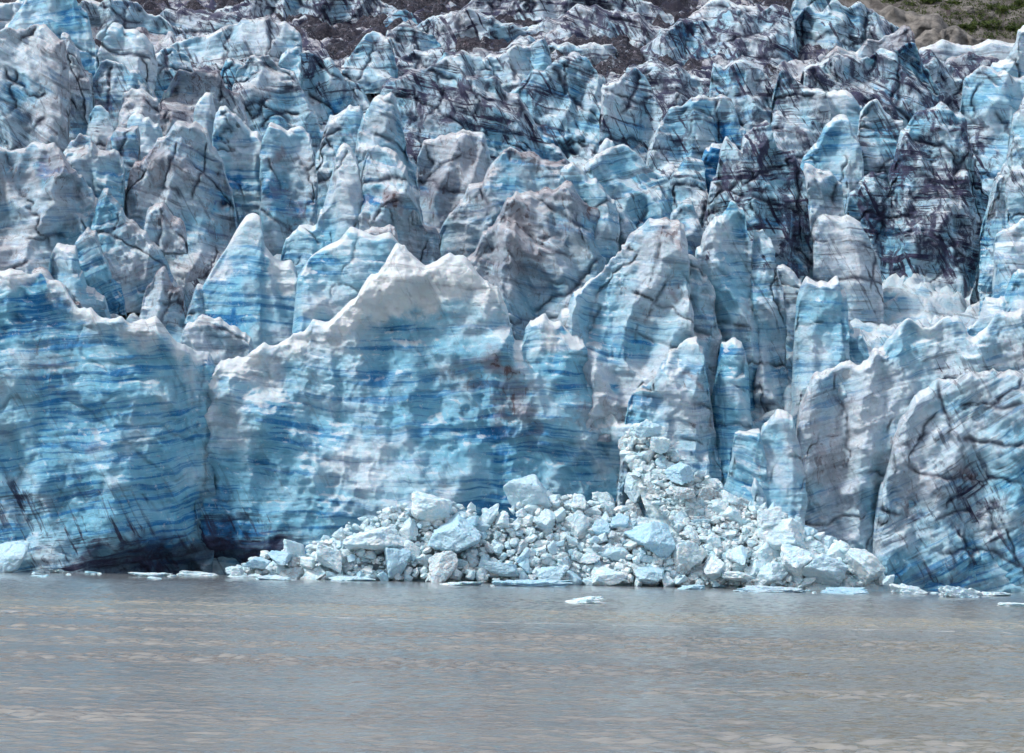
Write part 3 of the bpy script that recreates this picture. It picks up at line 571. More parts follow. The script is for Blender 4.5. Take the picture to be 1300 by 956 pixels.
def make_glacier():
    xs = np.linspace(-230, 230, 640); ys = np.concatenate([np.linspace(611, 760, 190), np.linspace(760.7, 985, 330)])
    X, Yg = np.meshgrid(xs, ys, indexing='ij')
    x = X.ravel(); y = Yg.ravel()
    # photo tilt: the camera is rolled, the ground is not
    z = prof_z(x, y)
    p = np.stack([x, y, np.zeros_like(x)], 1)
    wrp = 9 * np.stack([noise(p / 40, 90), noise(p / 40, 91), np.zeros_like(x)], 1)
    far = smooth(740, 850, y)
    amp = 3.5 + 3.0 * far
    q = (p + wrp) * [1 / 26., 1 / 13., 1]
    rdg = ridged(q, 3, 92)
    q2 = np.stack([(p[:, 0] * .8 + p[:, 1] * .6) / 12, (-.6 * p[:, 0] + .8 * p[:, 1]) / 7, 0 * x], 1)
    f2, e2 = facets(np.stack([p[:, 0] / 9, p[:, 2], p[:, 1] / 6], 1) + .4 * noise(p / 9, 95)[:, None], 5)
    z = z + amp * rdg * .8 + 1.8 * ridged(q2, 2, 97) + .9 * f2 - 1.3 * np.exp(-(e2 / .06) ** 2) + .5 * fbm(p / 2.2, 3, 99)
    z = np.where(y > 612.5, z, -3)
    co = np.stack([x, y, z], 1)
    at = ice_attrs(co, np.full(len(x), 9.), .35, .45, .5, .15, 0, (), 60)
    deb = smooth(-.25, .55, fbm(p / 30., 4, 101) + 1.1 * far - .55)
    at['dark'] = np.clip(.45 + deb * .9 + .3 * noise(p / 5, 104), 0, 1.4)
    at['blue'] = at['blue'] * (1 - .7 * far)
    at['dirt'] = np.clip(.3 + .6 * far + .3 * noise(p / 9, 105), 0, 1.2)
    at['debris'] = np.clip(far * smooth(-.1, .35, fbm(p * [1 / 34., 1 / 20., 1], 4, 107, .6) + .28 - .5 * smooth(50, 110, x) + .2 * smooth(880, 940, y)), 0, 1)
    o = mesh_obj('glacier', co, grid_quads(len(xs), len(ys)), make_debris_ice(), (0, 800, 0), at)
    tag(o, 'broken glacier surface with dark rock debris between the seracs', 'glacier', kind='structure')


def make_debris_ice():
    """glacier ice partly buried in dark rock debris"""
    m = ICE.copy(); m.name = 'debris_covered_ice'
    t = NT.__new__(NT); t.m = m; t.t = m.node_tree
    b = [n for n in t.t.nodes if n.type == 'BSDF_PRINCIPLED'][0]
    src = b.inputs['Base Color'].links[0].from_socket
    pos = t.n('ShaderNodeNewGeometry').outputs['Position']
    n1 = t.noise(pos, .5, 8, .75, .4); n2 = t.noise(pos, 1.6, 5, .7)
    deb = t.attr('debris')
    f = t.ss(t.math('ADD', t.math('ADD', t.math('MULTIPLY', deb, .6), n1), t.math('MULTIPLY', n2, .3)), 1.04, 1.14)
    dc = t.mix(t.ss(n2, .42, .60), (.010, .010, .022), (.075, .07, .09))
    dc = t.mix(t.ss(t.noise(pos, 1.0, 6, .8), .58, .64), dc, (.34, .33, .40))
    dc = t.mix(t.ss(t.noise(t.vmul(pos, (1, .5, 1)), .11, 4, .6), .46, .60), dc, (.018, .017, .035))
    c = t.mix(f, src, dc)
    t.link(c, b.inputs['Base Color'])
    return m


make_glacier()


def mount_z(x, y):
    z0 = P(650, 62, 960)[2]
    z = z0 + (y - 960) * .62 - 12 * smooth(960, 938, y)
    p = np.stack([x, y, 0 * x], 1)
    right = smooth(70, 130, x)
    q = np.stack([(x * .9 + y * .45) / 26, (-.45 * x + .9 * y) / 60, 0 * x], 1)
    return z + 5.0 * fbm(p / 60, 3, 120) + 1.6 * ridged(q, 4, 121) + 1.1 * fbm(p / 5, 5, 125, .62) * (1 - .4 * right)


def make_mountain():
    xs = np.linspace(-420, 420, 620); ys = np.linspace(940, 1500, 330)
    X, Yg = np.meshgrid(xs, ys, indexing='ij'); x = X.ravel(); y = Yg.ravel()
    co = np.stack([x, y, mount_z(x, y)], 1)
    t = NT('mountain_debris')
    pos = t.n('ShaderNodeNewGeometry').outputs['Position']
    Xs, Ys, Zs = t.sep(pos)
    n1 = t.noise(t.vmul(pos, (1, 1, .6)), .19, 9, .74, .6); n2 = t.noise(pos, .9, 6, .75); n3 = t.noise(t.vmul(pos, (.5, 1, 1)), .035, 5, .6)
    dk = t.mix(t.ss(n2, .42, .60), (.010, .010, .022), (.072, .068, .085))
    pale = t.mix(t.ss(n2, .42, .6), (.22, .23, .31), (.48, .51, .58))
    streak = t.noise(t.vmul(pos, (1.0, .3, .25)), .30, 7, .75, .5)
    c = t.mix(t.math('MULTIPLY', t.ss(t.math('ADD', n1, t.math('MULTIPLY', streak, .6)), .765, .81), .95), dk, pale)
    c = t.mix(t.math('MULTIPLY', t.ss(n3, .50, .58), .35), c, (.08, .06, .065))
    c = t.mix(t.math('MULTIPLY', t.ss(t.noise(pos, .6, 6, .8), .58, .63), .8), c, (.36, .35, .42))
    rk = t.mix(t.ss(n1, .4, .62), (.11, .10, .095), (.28, .26, .245))
    rk = t.mix(t.ss(streak, .58, .66), rk, (.10, .08, .085))
    gr = t.mix(t.ss(n2, .4, .62), (.045, .07, .022), (.13, .12, .045))
    gm = t.ss(t.math('ADD', t.math('ADD', t.math('MULTIPLY', n3, .9), n1), t.math('MULTIPLY', t.math('SUBTRACT', Zs, 158.0), .02)), .93, 1.03)
    rk = t.mix(gm, rk, gr)
    f = t.ss(t.math('ADD', Xs, t.math('MULTIPLY', n3, 30.0)), 90.0, 108.0)
    c = t.mix(f, c, rk)
    nb = t.bump(t.math('ADD', n2, n1), .8, 1.6)
    t.bsdf(c, .85, .2, nb)
    o = mesh_obj('mountainside', co, grid_quads(len(xs), len(ys)), t.m, (0, 1000, 0))
    tag(o, 'dark debris slope rising to rock and scrub behind the glacier', 'mountainside', kind='structure')


make_mountain()


# ------------------------------------------------------------------ water
def make_water():
    xs = np.concatenate([np.linspace(-3000, -92, 20), np.arange(-90, 90, .34), np.linspace(91, 3000, 20)])
    ys = np.concatenate([np.linspace(-1500, 150, 12), 170 + np.cumsum(np.linspace(.3, .75, 840)), np.linspace(615, 6000, 20)])
    X, Yg = np.meshgrid(xs, ys, indexing='ij'); x = X.ravel(); y = Yg.ravel()
    p = np.stack([x, y, 0 * x], 1)
    inn = smooth(92, 84, np.abs(x)) * smooth(168, 176, y) * smooth(600, 520, y)
    pat = .45 + .75 * smooth(-.3, .5, fbm(p * [1 / 60., 1 / 22., 1], 3, 140)) * smooth(520, 330, y)
    z = inn * pat * (.22 * noise(p * [1 / 1.9, 1 / 1.7, 1], 141) + .17 * noise(p * [1 / .95, 1 / .95, 1], 142) + .05 * noise(p * [1 / 7., 1 / 5., 1], 143))
    co = np.stack([x, y, z], 1)
    t = NT('silty_water')
    pos = t.n('ShaderNodeNewGeometry').outputs['Position']
    Xs, Ys, Zs = t.sep(pos)
    silt = t.noise(t.vmul(pos, (.004, .02, 1)), 1.0, 4, .6)
    yl = t.math('ADD', Ys, t.math('MULTIPLY', t.noise(t.vmul(pos, (.02, .02, 1)), 1.0, 3, .5), 14.0))
    plume = t.math('MULTIPLY', t.ss(yl, 392.0, 415.0), t.math('SUBTRACT', 1.0, t.ss(yl, 440.0, 455.0)))
    near = t.math('SUBTRACT', 1.0, t.ss(Ys, 250.0, 420.0))
    c = t.mix(t.ss(silt, .4, .62), (.25, .243, .222), (.29, .283, .255))
    c = t.mix(t.math('MULTIPLY', t.ss(Ys, 480.0, 560.0), .6), c, (.19, .23, .27))
    c = t.mix(t.math('MULTIPLY', plume, .7), c, (.40, .375, .30))
    # foam threads along the plume edge
    fn = t.noise(t.vmul(pos, (.10, .5, 1)), 1.0, 5, .7)
    fl = t.math('MULTIPLY', t.math('SUBTRACT', 1.0, t.ss(t.math('ABSOLUTE', t.math('SUBTRACT', yl, 396.0)), .6, 3.2)), t.ss(fn, .45, .6))
    c = t.mix(t.math('MULTIPLY', fl, .8), c, (.7, .7, .68))
    w1 = t.noise(t.vmul(pos, (.16, .42, 1)), 1.0, 5, .62, .5)
    w2 = t.noise(t.vmul(pos, (.5, 1.3, 1)), 1.0, 4, .6, .4)
    patch = t.ss(t.noise(t.vmul(pos, (.012, .03, 1)), 1.0, 4, .6), .42, .62)
    h = t.math('ADD', t.math('MULTIPLY', w1, t.math('MULTIPLY_ADD', patch, .7, .5)), t.math('MULTIPLY', w2, .35))
    nb = t.bump(h, .6, .25)
    t.bsdf(c, .10, .6, nb, IOR=1.33)
    o = mesh_obj('water', co, grid_quads(len(xs), len(ys)), t.m, (0, 0, 0))
    tag(o, 'grey silty meltwater with wind ripples in front of the ice', 'water', kind='structure')


make_water()
# ------------------------------------------------------------------ fallen ice, floes, boulders, shrubs
def make_fresh():
    t = NT('fresh_ice')
    pos = t.n('ShaderNodeNewGeometry').outputs['Position']
    rnd = t.n('ShaderNodeObjectInfo').outputs['Random']
    X, Y, Z = t.sep(pos)
    n1 = t.noise(pos, .7, 5, .6); n2 = t.noise(pos, 2.6, 5, .65); n3 = t.noise(t.vmul(pos, (.4, .4, 2.2)), .9, 4, .6)
    c = t.mix(t.ss(t.math('ADD', n1, t.math('MULTIPLY', n2, .5)), .6, .95), (.56, .78, .88), (.88, .94, .96))
    c = t.mix(t.math('MULTIPLY', t.ss(t.math('ADD', rnd, t.math('SUBTRACT', n1, .5)), .35, 1.0), .65), c, (.33, .63, .82))
    c = t.mix(t.math('MULTIPLY', t.ss(n3, .56, .66), .4), c, (.22, .55, .75))
    gm = t.math('MULTIPLY', t.ss(t.math('FRACT', t.math('MULTIPLY', rnd, 7.3)), .80, .95), t.ss(n2, .35, .6))
    c = t.mix(t.math('MULTIPLY', gm, .6), c, (.30, .25, .25))
    c = t.mix(t.math('MULTIPLY', t.ss(t.noise(pos, 1.1, 6, .75), .63, .72), .5), c, (.33, .28, .29))
    nb = t.bump(t.math('ADD', n2, t.math('MULTIPLY', n1, .7)), .7, .35)
    b_ = t.bsdf(c, .35, .35, nb)
    b_.inputs['Subsurface Weight'].default_value = .25; b_.inputs['Subsurface Radius'].default_value = (.25, .7, 1.0); b_.inputs['Subsurface Scale'].default_value = .6
    return t.m


FRESH = make_fresh()


def ico(sub):
    import bmesh
    bm = bmesh.new(); bmesh.ops.create_icosphere(bm, subdivisions=sub, radius=1)
    v = np.array([x.co[:] for x in bm.verts]); f = np.array([[q.index for q in p.verts] for p in bm.faces]); bm.free()
    return v / np.linalg.norm(v, axis=1)[:, None], f


ICO = {k: ico(k) for k in (2, 4, 5, 6)}


def chunk_verts(sub, seed, n=7, flat=1.0, rough=.075, sharp=60.0):
    r = np.random.RandomState(seed)
    v, f = ICO[sub]
    nn = r.normal(size=(n, 3)); nn /= np.linalg.norm(nn, axis=1)[:, None]
    nn = np.concatenate([nn, np.array([[0, 0, 1], [0, 0, -1], [1, 0, 0], [-1, 0, 0], [0, -1, 0], [0, 1, 0]]) + r.normal(size=(6, 3)) * .3])
    nn /= np.linalg.norm(nn, axis=1)[:, None]
    d = r.uniform(.50, 1.0, len(nn))
    q = (v @ nn.T) / d                                   # radius is 1 / max(q)
    rad = 1 / (np.log(np.exp(sharp * q).sum(1)) / sharp)
    p = v * rad[:, None]
    fz, fe = facets(p * 2.3, seed)
    p = p * (1 + rough * .9 * fz * smooth(0, .15, fe) + rough * 1.0 * fbm(p * 3.0, 4, seed))[:, None]
    p[:, 2] *= flat
    return p, f


def plane_pt(px, py, a=587.0, b=.5):
    Yv = a
    for _ in range(12):
        Yv = a + b * max(P(px, py, Yv)[2], 0)
    return P(px, py, Yv)


def water_pt(px, py):
    d = MR @ np.array([(px - 650.0) / F, (478.0 - py) / F, -1.0])
    return CAM + d * ((0 - CAM[2]) / d[2])


def chunk_obj(name, label, cat, c, size, seed, rot=0.0, tilt=0.0, sub=5, mat=None, group=None, **kw):
    p, f = chunk_verts(sub, seed, **kw)
    M = np.array(Matrix.Rotation(rot, 3, 'Z') @ Matrix.Rotation(tilt, 3, 'Y'))
    p = (p * np.array(size)) @ M.T + c
    o = mesh_obj(name, p, f, mat or FRESH, c, shade=False)
    return tag(o, label, cat, group)


# crushed ice that carries the blocks
def mound(name, label, pts, Y, seed, bot=790, slope=.5, lean=0.0, bend=None):
    o = ridge(name, label, None, 'R', pts, bot, Y, d=.05, b=.3, k=0, slope=slope, r=1.0, rough=.7, fr_in=0.0, lean=lean, arete=.5, cell=.35, bend=bend, mat=FRESH, kind='stuff', step=.22, fac=1.2, sm=.0)
    return o


mound('crushed_ice', 'crushed white ice heaped along the waterline below the central cliff',
      [(270, 735), (300, 722), (330, 712), (395, 700), (420, 682), (475, 672), (505, 655), (530, 648), (570, 650), (630, 662), (700, 645), (740, 640), (775, 655), (820, 668), (850, 688), (885, 700), (915, 715), (960, 745)], 595.6, 1)
mound('crushed_ice', 'crushed white ice spilling down the chute between the cliffs',
      [(802, 590), (806, 562), (810, 550), (815, 543), (824, 536), (842, 552), (858, 574), (848, 575), (880, 604), (908, 618), (930, 645), (985, 655), (1010, 675), (1060, 698), (1095, 715), (1125, 742), (1150, 750)], 604.0, 2, lean=.33, bend=[(790, 0), (900, -4), (1000, -9), (1150, -14)])

BIG = [  # px, py, half width, half height (photo pixels), seed, tilt, label
    (668, 624, 37, 33, 11, .05, 'boxy ice block standing upright on the rubble against the blue wall'),
    (834, 686, 36, 26, 12, -.5, 'large tilted slab of bright ice with a sharp upper edge in the rubble'),
    (472, 686, 46, 22, 13, -.35, 'long pale slab leaning on the left shoulder of the rubble heap'),
    (575, 684, 34, 26, 14, .3, 'big square pale blue block left of centre in the rubble'),
    (502, 712, 24, 28, 15, 0, 'blue block with deep blue joints at the waterline, left part of the rubble'),
    (545, 648, 32, 22, 16, .1, 'craggy white block crowning the left part of the rubble'),
    (735, 636, 12, 13, 17, 0, 'small rounded blue block beside the boxy block'),
    (806, 616, 20, 22, 43, .1, 'tall pale block wedged at the left foot of the chute'),
    (768, 640, 20, 14, 18, .2, 'brown tinged ledge chunk against the blue wall right of the small rounded block'),
    (803, 642, 16, 14, 19, -.2, 'white ledge chunk at the end of the banded wall'),
    (974, 659, 21, 16, 20, .1, 'pale blue cube shaped block high on the right slope of the rubble'),
    (1012, 708, 24, 20, 21, .2, 'blue faced block low on the right slope of the rubble'),
    (1042, 722, 34, 20, 22, .3, 'broad pale blue block at the waterline near the right end of the rubble'),
    (1096, 716, 36, 20, 23, .7, 'long blue slab slanting down at the right end of the rubble'),
    (904, 724, 16, 16, 24, .3, 'dirty grey angular block at the waterline below the chute'),
    (938, 732, 26, 9, 25, .1, 'low dirty slab tipped over beside the grey angular block'),
    (330, 716, 18, 10, 26, 0, 'brownish lump at the left tip of the rubble'),
    (300, 724, 16, 7, 27, 0, 'flat grey brown lump, outermost at the left tip of the rubble'),
    (356, 708, 18, 13, 28, 0, 'rounded blue grey block near the left tip of the rubble'),
    (390, 714, 16, 11, 29, .3, 'small bright blue block near the left tip of the rubble'),
    (420, 706, 26, 18, 30, .2, 'dusty lilac block in the left part of the rubble'),
    (862, 600, 22, 13, 31, .15, 'pale blue slab lying high in the chute'),
    (818, 547, 16, 13, 32, .1, 'rounded blue boulder of ice at the top of the chute'),
    (838, 566, 15, 14, 33, .6, 'tilted blue block just under the top of the chute'),
    (806, 572, 12, 11, 34, 0, 'small white block at the left rim of the chute top'),
    (868, 626, 16, 10, 35, .1, 'flat white block half way down the chute'),
    (640, 722, 26, 14, 36, .1, 'round shouldered white block at the waterline in the middle of the rubble'),
    (700, 728, 22, 12, 37, .1, 'grey veined block at the waterline right of the round shouldered one'),
    (768, 732, 26, 12, 38, .0, 'smooth pale hump at the waterline below the tilted slab'),
    (828, 730, 24, 14, 39, .2, 'white peaked block at the waterline under the tilted slab'),
    (868, 705, 20, 18, 40, .3, 'blue block leaning against the right side of the tilted slab'),
    (1128, 738, 9, 9, 41, 0, 'small round grey block just past the right end of the rubble'),
    (560, 716, 24, 18, 42, -.2, 'brown flecked white block at the waterline right of the deep blue joints'),
]
placed = []
for (px, py, hw, hh, sd, tl, lab) in BIG:
    b_ = .5
    c = plane_pt(px, py, 585.6, b_)
    if 740 < px < 815 and py < 660: c = P(px, py, 601.0)
    if px == 668: c = P(px, py + 3, 595.0)
    s_ = c[1] / F * (1.17 if px == 668 else 1)
    chunk_obj('ice_block', lab, 'ice block', c, (hw * s_ * .9, (hw + hh) * .42 * s_, hh * s_ * .95), 100 + sd, rot=random.Random(sd).uniform(-.4, .4), tilt=tl, sub=5 if hw > 15 else 4)
    placed.append((px, py, max(hw, hh)))

# the many: copies of sixteen shapes
protos = []
for i in range(16):
    p, f = chunk_verts(4, 300 + i, n=6, rough=.06, sharp=60)
    me_o = mesh_obj('ice_block', p, f, FRESH, shade=False)
    protos.append(me_o.data); bpy.data.objects.remove(me_o)
R = random.Random(21)
LEFT = [(290, 728), (330, 706), (395, 694), (430, 670), (500, 646), (560, 636), (630, 655), (700, 630), (760, 634), (830, 666), (880, 700), (905, 738), (840, 742), (560, 738), (400, 732)]
CHUTE = [(792, 550), (822, 532), (855, 565), (880, 598), (908, 610), (930, 640), (985, 645), (1015, 668), (1060, 690), (1095, 705), (1128, 742), (1000, 746), (860, 742), (880, 700), (860, 665), (825, 632), (800, 592)]


def inside(px, py, poly):
    c = False; n = len(poly)
    for i in range(n):
        x1, y1 = poly[i]; x2, y2 = poly[(i + 1) % n]
        if (y1 > py) != (y2 > py) and px < (x2 - x1) * (py - y1) / (y2 - y1) + x1: c = not c
    return c


def zone(px, py):
    if inside(px, py, CHUTE):
        if py < 640: return 'loose ice block tumbled high in the chute between the cliffs', 'ice blocks high in the chute'
        if px < 960: return 'loose ice block on the broad apron below the chute', 'ice blocks on the apron below the chute'
        return 'loose ice block on the right hand slope of the rubble', 'ice blocks on the right slope of the rubble'
    if px < 440: return 'small loose ice block at the thin left end of the rubble', 'ice blocks at the left end of the rubble'
    if px < 620: return 'loose ice block in the left heap around the big square block', 'ice blocks in the left heap'
    return 'loose ice block in the middle heap below the boxy block', 'ice blocks in the middle heap'


n_small = 0; tries = 0
while n_small < 266 and tries < 30000:
    tries += 1
    px = R.uniform(285, 1130); py = R.uniform(538, 742)
    if n_small < 60: px = R.uniform(785, 930); py = R.uniform(536, 680)
    inC = inside(px, py, CHUTE)
    if not (inC or inside(px, py, LEFT)): continue
    r_ = min(20, max(3.0, R.lognormvariate(1.95, .45)))
    if any((px - a) ** 2 + ((py - b_) * 1.2) ** 2 < ((r_ + q) * .62) ** 2 for a, b_, q in placed): continue
    if px > 900: r_ *= 1.25
    placed.append((px, py, r_))
    c = plane_pt(px, py, 586.6 + R.uniform(-.5, 1.0) + (1.5 if inC else 0), .5)
    s_ = c[1] / F * r_
    o = bpy.data.objects.new('ice_block', protos[R.randrange(16)])
    o.location = c; o.rotation_euler = (R.uniform(-.6, .6), R.uniform(-.7, .7), R.uniform(0, 6.28))
    o.scale = (s_ * R.uniform(.9, 1.5), s_ * R.uniform(.8, 1.2), s_ * R.uniform(.75, 1.15))
    C.objects.link(o)
    lab, grp = zone(px, py)
    tag(o, lab, 'ice block', grp)
    n_small += 1

# crushed fragments too many to count
sm_ = [chunk_verts(2, 700 + i, rough=.05) for i in range(24)]
VV = []; FF = []; nv_ = 0; cnt = 0
while cnt < 3800:
    if R.random() < .35: px = R.uniform(785, 1000); py = R.uniform(534, 742)
    else: px = R.uniform(270, 1140); py = R.uniform(600, 746)
    inC = inside(px, py, CHUTE)
    if not (inC or inside(px, py + 2, LEFT)): continue
    cnt += 1
    c = plane_pt(px, py, 587.2 + R.uniform(-.6, .8) + (1.0 if inC else 0), .5)
    rad = min(7.5, max(1.2, R.lognormvariate(1.3, .5))) * c[1] / F
    p, f = sm_[R.randrange(24)]
    M = np.array(Matrix.Rotation(R.uniform(0, 6.28), 3, 'Z') @ Matrix.Rotation(R.uniform(-1, 1), 3, 'X'))
    VV.append((p * np.array([rad * R.uniform(.9, 2.0), rad, rad * R.uniform(.6, 1.0)])) @ M.T + c); FF.append(f + nv_); nv_ += len(p)
tag(mesh_obj('ice_fragments', np.concatenate(VV), np.concatenate(FF), FRESH, (700 / 100., 590, 0), shade=False), 'fine angular ice fragments strewn all over the rubble heap', 'ice fragments', kind='stuff')

# floes and bergs afloat
FL = [
    (749, 763, 27, 6, 51, 'low white floe drifting alone in front of the rubble'),
    (1284, 767, 24, 4, 52, 'flat white floe cut by the right border'),
    (194, 730, 24, 3.5, 53, 'thin white floe floating off the left cliff'),
    (80, 724, 22, 4, 54, 'flat pinkish floe close to the white berg'),
    (250, 725, 34, 5, 55, 'long grey floe touching the left tip of the rubble'),
    (440, 733, 34, 6, 56, 'bright low floe under the dusty lilac block'),
    (585, 740, 30, 5, 57, 'long cream floe against the foot of the middle heap'),
    (655, 741, 26, 5, 58, 'thin white floe right of the long cream floe'),
    (880, 745, 24, 5, 59, 'narrow white floe under the dirty grey block'),
    (980, 748, 40, 6, 60, 'long white floe along the foot of the right slope'),
    (1070, 750, 36, 5, 61, 'white floe under the broad pale blue block'),
    (1160, 750, 20, 7, 62, 'jagged little floe at the foot of the right cliff'),
    (1218, 753, 24, 9, 63, 'humped white floe in front of the right cliff'),
    (1262, 754, 20, 4, 64, 'slim floe between the humped floe and the right border'),
    (345, 733, 26, 5, 65, 'broken white floe in front of the brownish lump'),
]
for (px, py, hw, hh, sd, lab) in FL:
    c = water_pt(px, py + hh * .6); s_ = c[1] / F
    if c[1] > 600: c = P(px, py, 598.0); c[2] = 0; s_ = c[1] / F
    c[2] = .1
    chunk_obj('ice_floe', lab, 'ice floe', c, (hw * s_ * 1.1, hw * s_ * .8, hh * s_ * 1.3), 400 + sd, rot=.2 * (sd % 5), sub=5, rough=.16)
for i in range(64):
    px = R.choice([R.uniform(40, 300), R.uniform(300, 1290), R.uniform(1000, 1295)]); hw = R.uniform(2, 5) * R.choice([1, 1, 1.6, 2.4])
    wl = 722 + px * 28 / 1300 + R.uniform(1.0, 14) * R.random()
    c = water_pt(px, wl); c[2] = .05; s_ = c[1] / F
    o = bpy.data.objects.new('ice_floe', protos[R.randrange(16)]); o.location = c
    o.scale = (hw * s_, hw * s_ * .8, R.uniform(1.2, 2.6) * s_); o.rotation_euler = (0, 0, R.uniform(0, 6)); C.objects.link(o)
    tag(o, 'tiny white crumb of ice adrift near the waterline of the cliffs', 'ice floe', 'tiny ice crumbs adrift along the ice front')
c = P(14, 706, 590.0)
chunk_obj('iceberg', 'rounded white berg with a grey waterline at the left border', 'iceberg', c, (3.6, 3.2, 3.4), 470, sub=5, rough=.06, sharp=9)


# hillside rocks and shrubs
def hill_pt(px, py):
    Ys = np.linspace(942, 1300, 900)
    w_ = P(np.full(900, float(px)), np.full(900, float(py)), Ys)
    hz = mount_z(w_[:, 0], w_[:, 1])
    k_ = np.argmax(w_[:, 2] <= hz)
    return w_[k_]


def make_rock():
    t = NT('hillside_rock')
    pos = t.n('ShaderNodeNewGeometry').outputs['Position']
    n1 = t.noise(t.vmul(pos, (1, 1, 1.6)), .25, 7, .65, .5); n2 = t.noise(pos, 1.3, 6, .7)
    c = t.mix(t.ss(n1, .38, .62), (.13, .125, .12), (.30, .28, .26))
    c = t.mix(t.math('MULTIPLY', t.ss(n2, .56, .68), .7), c, (.10, .085, .09))
    t.bsdf(c, .85, .2, t.bump(t.math('ADD', n1, n2), .8, .8)); return t.m


ROCK = make_rock()
for lab, pts, Yr in [
    ('broad tan rock slab sloping left beside the cracked ice dome', [(1085, 40), (1105, 14), (1128, 10), (1150, 9), (1175, 12), (1195, 16), (1205, 30), (1225, 50), (1235, 75)], 930),
    ('grey tan rock apron beneath the broad slab, above the smooth ice shelf', [(1130, 75), (1150, 48), (1175, 38), (1205, 34), (1240, 46), (1275, 52), (1310, 62), (1340, 90)], 918)]:
    ridge('rock_slab', lab, 'rock slab', 'R', pts, 110, Yr, mat=ROCK, rough=.9, slope=.9, r=3)
for i, (px, py, hw, hh, lab) in enumerate([
    (1229, 14, 11, 5, 'pale flat boulder amid the scrub on the hillside'),
    (1258, 20, 6, 4, 'small pink grey boulder below the flat boulder'),
    (1197, 44, 7, 5, 'bright little boulder resting on the rock slabs'),
    (1262, 5, 6, 4, 'small boulder near the top of the scrubby slope'),
    (1212, 30, 6, 4, 'grey stone at the edge between rock and scrub')]):
    c = hill_pt(px, py) if py < 40 else P(px, py, 912.0); s_ = c[1] / F
    chunk_obj('boulder', lab, 'boulder', c, (hw * s_, hw * s_ * .8, hh * s_ * 1.3), 500 + i, sub=4, mat=ROCK)


def make_leaf():
    t = NT('shrub_leaves')
    pos = t.n('ShaderNodeNewGeometry').outputs['Position']
    n1 = t.noise(pos, .8, 3)
    c = t.mix(t.ss(n1, .35, .65), (.035, .065, .018), (.10, .13, .035))
    t.bsdf(c, .7, .2); return t.m


LEAF = make_leaf()


def leaf_cloud(centres, radii, n, size, r):
    vs = []; fs = []
    for (cx, cy, cz), rad in zip(centres, radii):
        for _ in range(n):
            d = np.array([r.gauss(0, 1) for _ in range(3)]); d /= np.linalg.norm(d); d *= rad * r.uniform(.3, 1.0) * np.array([1, 1, .75])
            p0 = np.array([cx, cy, cz]) + d
            a = np.array([r.gauss(0, 1) for _ in range(3)]); a /= np.linalg.norm(a)
            b = np.cross(a, [r.gauss(0, 1) for _ in range(3)]); b /= np.linalg.norm(b)
            k_ = len(vs); vs += [p0 - a * size, p0 + b * size * .6, p0 + a * size, p0 - b * size * .6]; fs.append([k_, k_ + 1, k_ + 2, k_ + 3])
    return np.array(vs), np.array(fs)


rr = random.Random(5)
for i, (px, py, w_, lab) in enumerate([
    (1272, 14, 20, 'largest green bush on the scrubby slope'), (1250, 33, 20, 'wide low bush above the rock slabs'),
    (1288, 38, 14, 'green bush at the right border above the ice crest'), (1228, 36, 12, 'small bush left of the wide low bush'),
    (1180, 3, 16, 'bush at the top edge over the broad tan slab'), (1140, 0, 12, 'small yellowish bush at the top edge, nearest the ice dome'),
    (1212, 6, 12, 'bush between the top edge and the pale flat boulder'), (1296, 6, 14, 'bush in the far corner of the scrubby slope')]):
    c = hill_pt(px, py); s_ = c[1] / F; ww = w_ * s_
    cs = [(c[0] + rr.uniform(-1, 1) * ww * .8, c[1] + rr.uniform(-1, 1) * ww * .4, c[2] + rr.uniform(0, .5) * ww * .5) for _ in range(7)]
    v, f = leaf_cloud(cs, [ww * rr.uniform(.3, .5) for _ in cs], 130, .28, rr)
    o = mesh_obj('shrub', v, f, LEAF, c, shade=False); tag(o, lab, 'bush', 'bushes on the hillside')
# ground cover
vs = []
cs = []
for _ in range(900):
    px = rr.uniform(1110, 1310); py = rr.uniform(-12, 52)
    if py > (px - 1110) * .42 - 2: continue
    cs.append(tuple(hill_pt(px, py)))
v, f = leaf_cloud(cs, [rr.uniform(.6, 1.6) for _ in cs], 28, .22, rr)
tag(mesh_obj('ground_cover', v, f, LEAF, (100, 1000, 150), shade=False), 'low scrub and moss covering the upper hillside', 'scrub', kind='stuff')


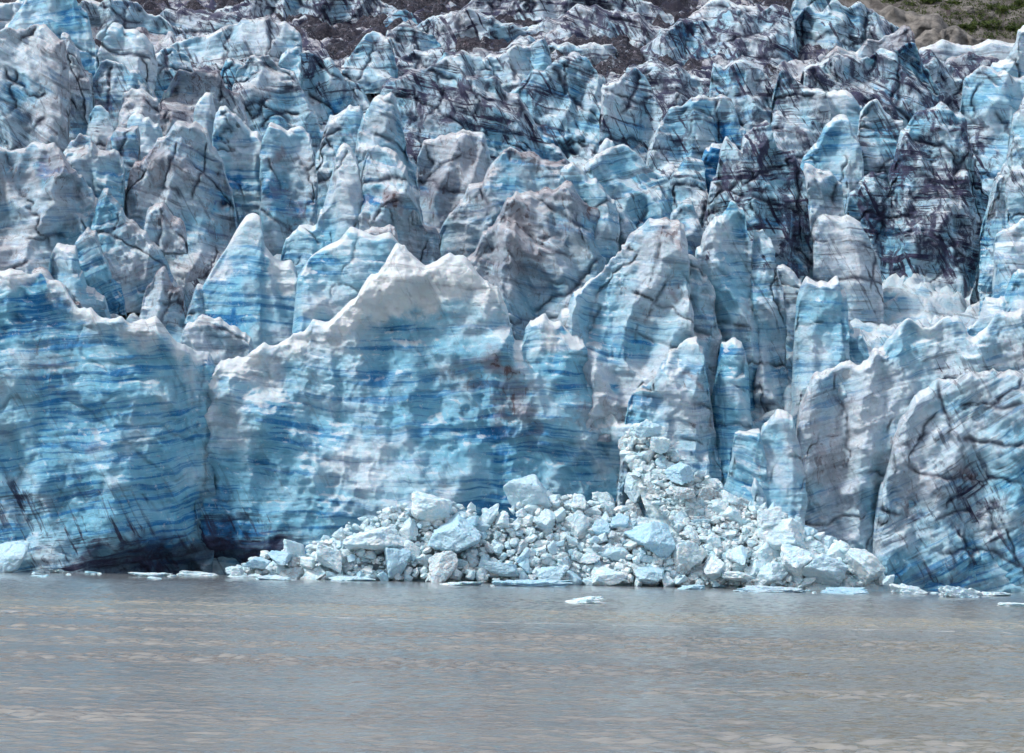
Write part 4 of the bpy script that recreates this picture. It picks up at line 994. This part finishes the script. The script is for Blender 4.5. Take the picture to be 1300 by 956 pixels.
# ------------------------------------------------------------------ light, sky, camera
w = bpy.data.worlds.new('World'); SC.world = w; w.use_nodes = True
nt = w.node_tree; nt.nodes.clear()
sky = nt.nodes.new('ShaderNodeTexSky'); sky.sky_type = 'NISHITA'; sky.sun_disc = False
SUN_EL, SUN_AZ = math.radians(50), math.radians(-112)      # azimuth measured from +Y towards +X: behind the camera, from the left
sky.sun_elevation = SUN_EL; sky.sun_rotation = SUN_AZ; sky.air_density = 1.0; sky.dust_density = 2.5; sky.ozone_density = 1.0
bg = nt.nodes.new('ShaderNodeBackground'); bg.inputs[1].default_value = .12
wo = nt.nodes.new('ShaderNodeOutputWorld'); 
tc = nt.nodes.new('ShaderNodeTexCoord'); cn = nt.nodes.new('ShaderNodeTexNoise'); nt.links.new(tc.outputs['Generated'], cn.inputs['Vector'])
cn.inputs['Scale'].default_value = 2.2; cn.inputs['Detail'].default_value = 6
cr = nt.nodes.new('ShaderNodeMapRange'); nt.links.new(cn.outputs['Fac'], cr.inputs[0]); cr.inputs[1].default_value = .40; cr.inputs[2].default_value = .60
cr.inputs[3].default_value = .0; cr.inputs[4].default_value = .85
cm = nt.nodes.new('ShaderNodeMix'); cm.data_type = 'RGBA'; nt.links.new(cr.outputs[0], cm.inputs[0]); nt.links.new(sky.outputs[0], cm.inputs[6]); cm.inputs[7].default_value = (6.2, 6.5, 7.0, 1)
nt.links.new(cm.outputs[2], bg.inputs[0]); nt.links.new(bg.outputs[0], wo.inputs[0])
L = bpy.data.lights.new('sun', 'SUN'); L.energy = 2.4; L.angle = math.radians(9); L.color = (1, .965, .92)
lo = bpy.data.objects.new('sun', L); C.objects.link(lo)
dirv = Vector((math.sin(SUN_AZ) * math.cos(SUN_EL), math.cos(SUN_AZ) * math.cos(SUN_EL), math.sin(SUN_EL)))
lo.rotation_euler = dirv.to_track_quat('Z', 'Y').to_euler(); lo.location = (-200, 100, 400)

cd = bpy.data.cameras.new('camera'); co_ = bpy.data.objects.new('camera', cd); C.objects.link(co_)
cd.sensor_fit = 'HORIZONTAL'; cd.sensor_width = 36; cd.lens = 36 * F / 1300; cd.clip_end = 12000; cd.clip_start = 1
co_.matrix_world = Matrix.Translation(Vector(CAM)) @ _M.to_4x4()
SC.camera = co_
SC.view_settings.view_transform = 'Standard'; SC.view_settings.look = 'None'; SC.view_settings.gamma = 1
SC.view_settings.exposure = 0.27
SC.cycles.max_bounces = 4; SC.cycles.diffuse_bounces = 2; SC.cycles.glossy_bounces = 2; SC.cycles.adaptive_threshold = .03
try: SC.cycles.use_denoising = True
except Exception: pass
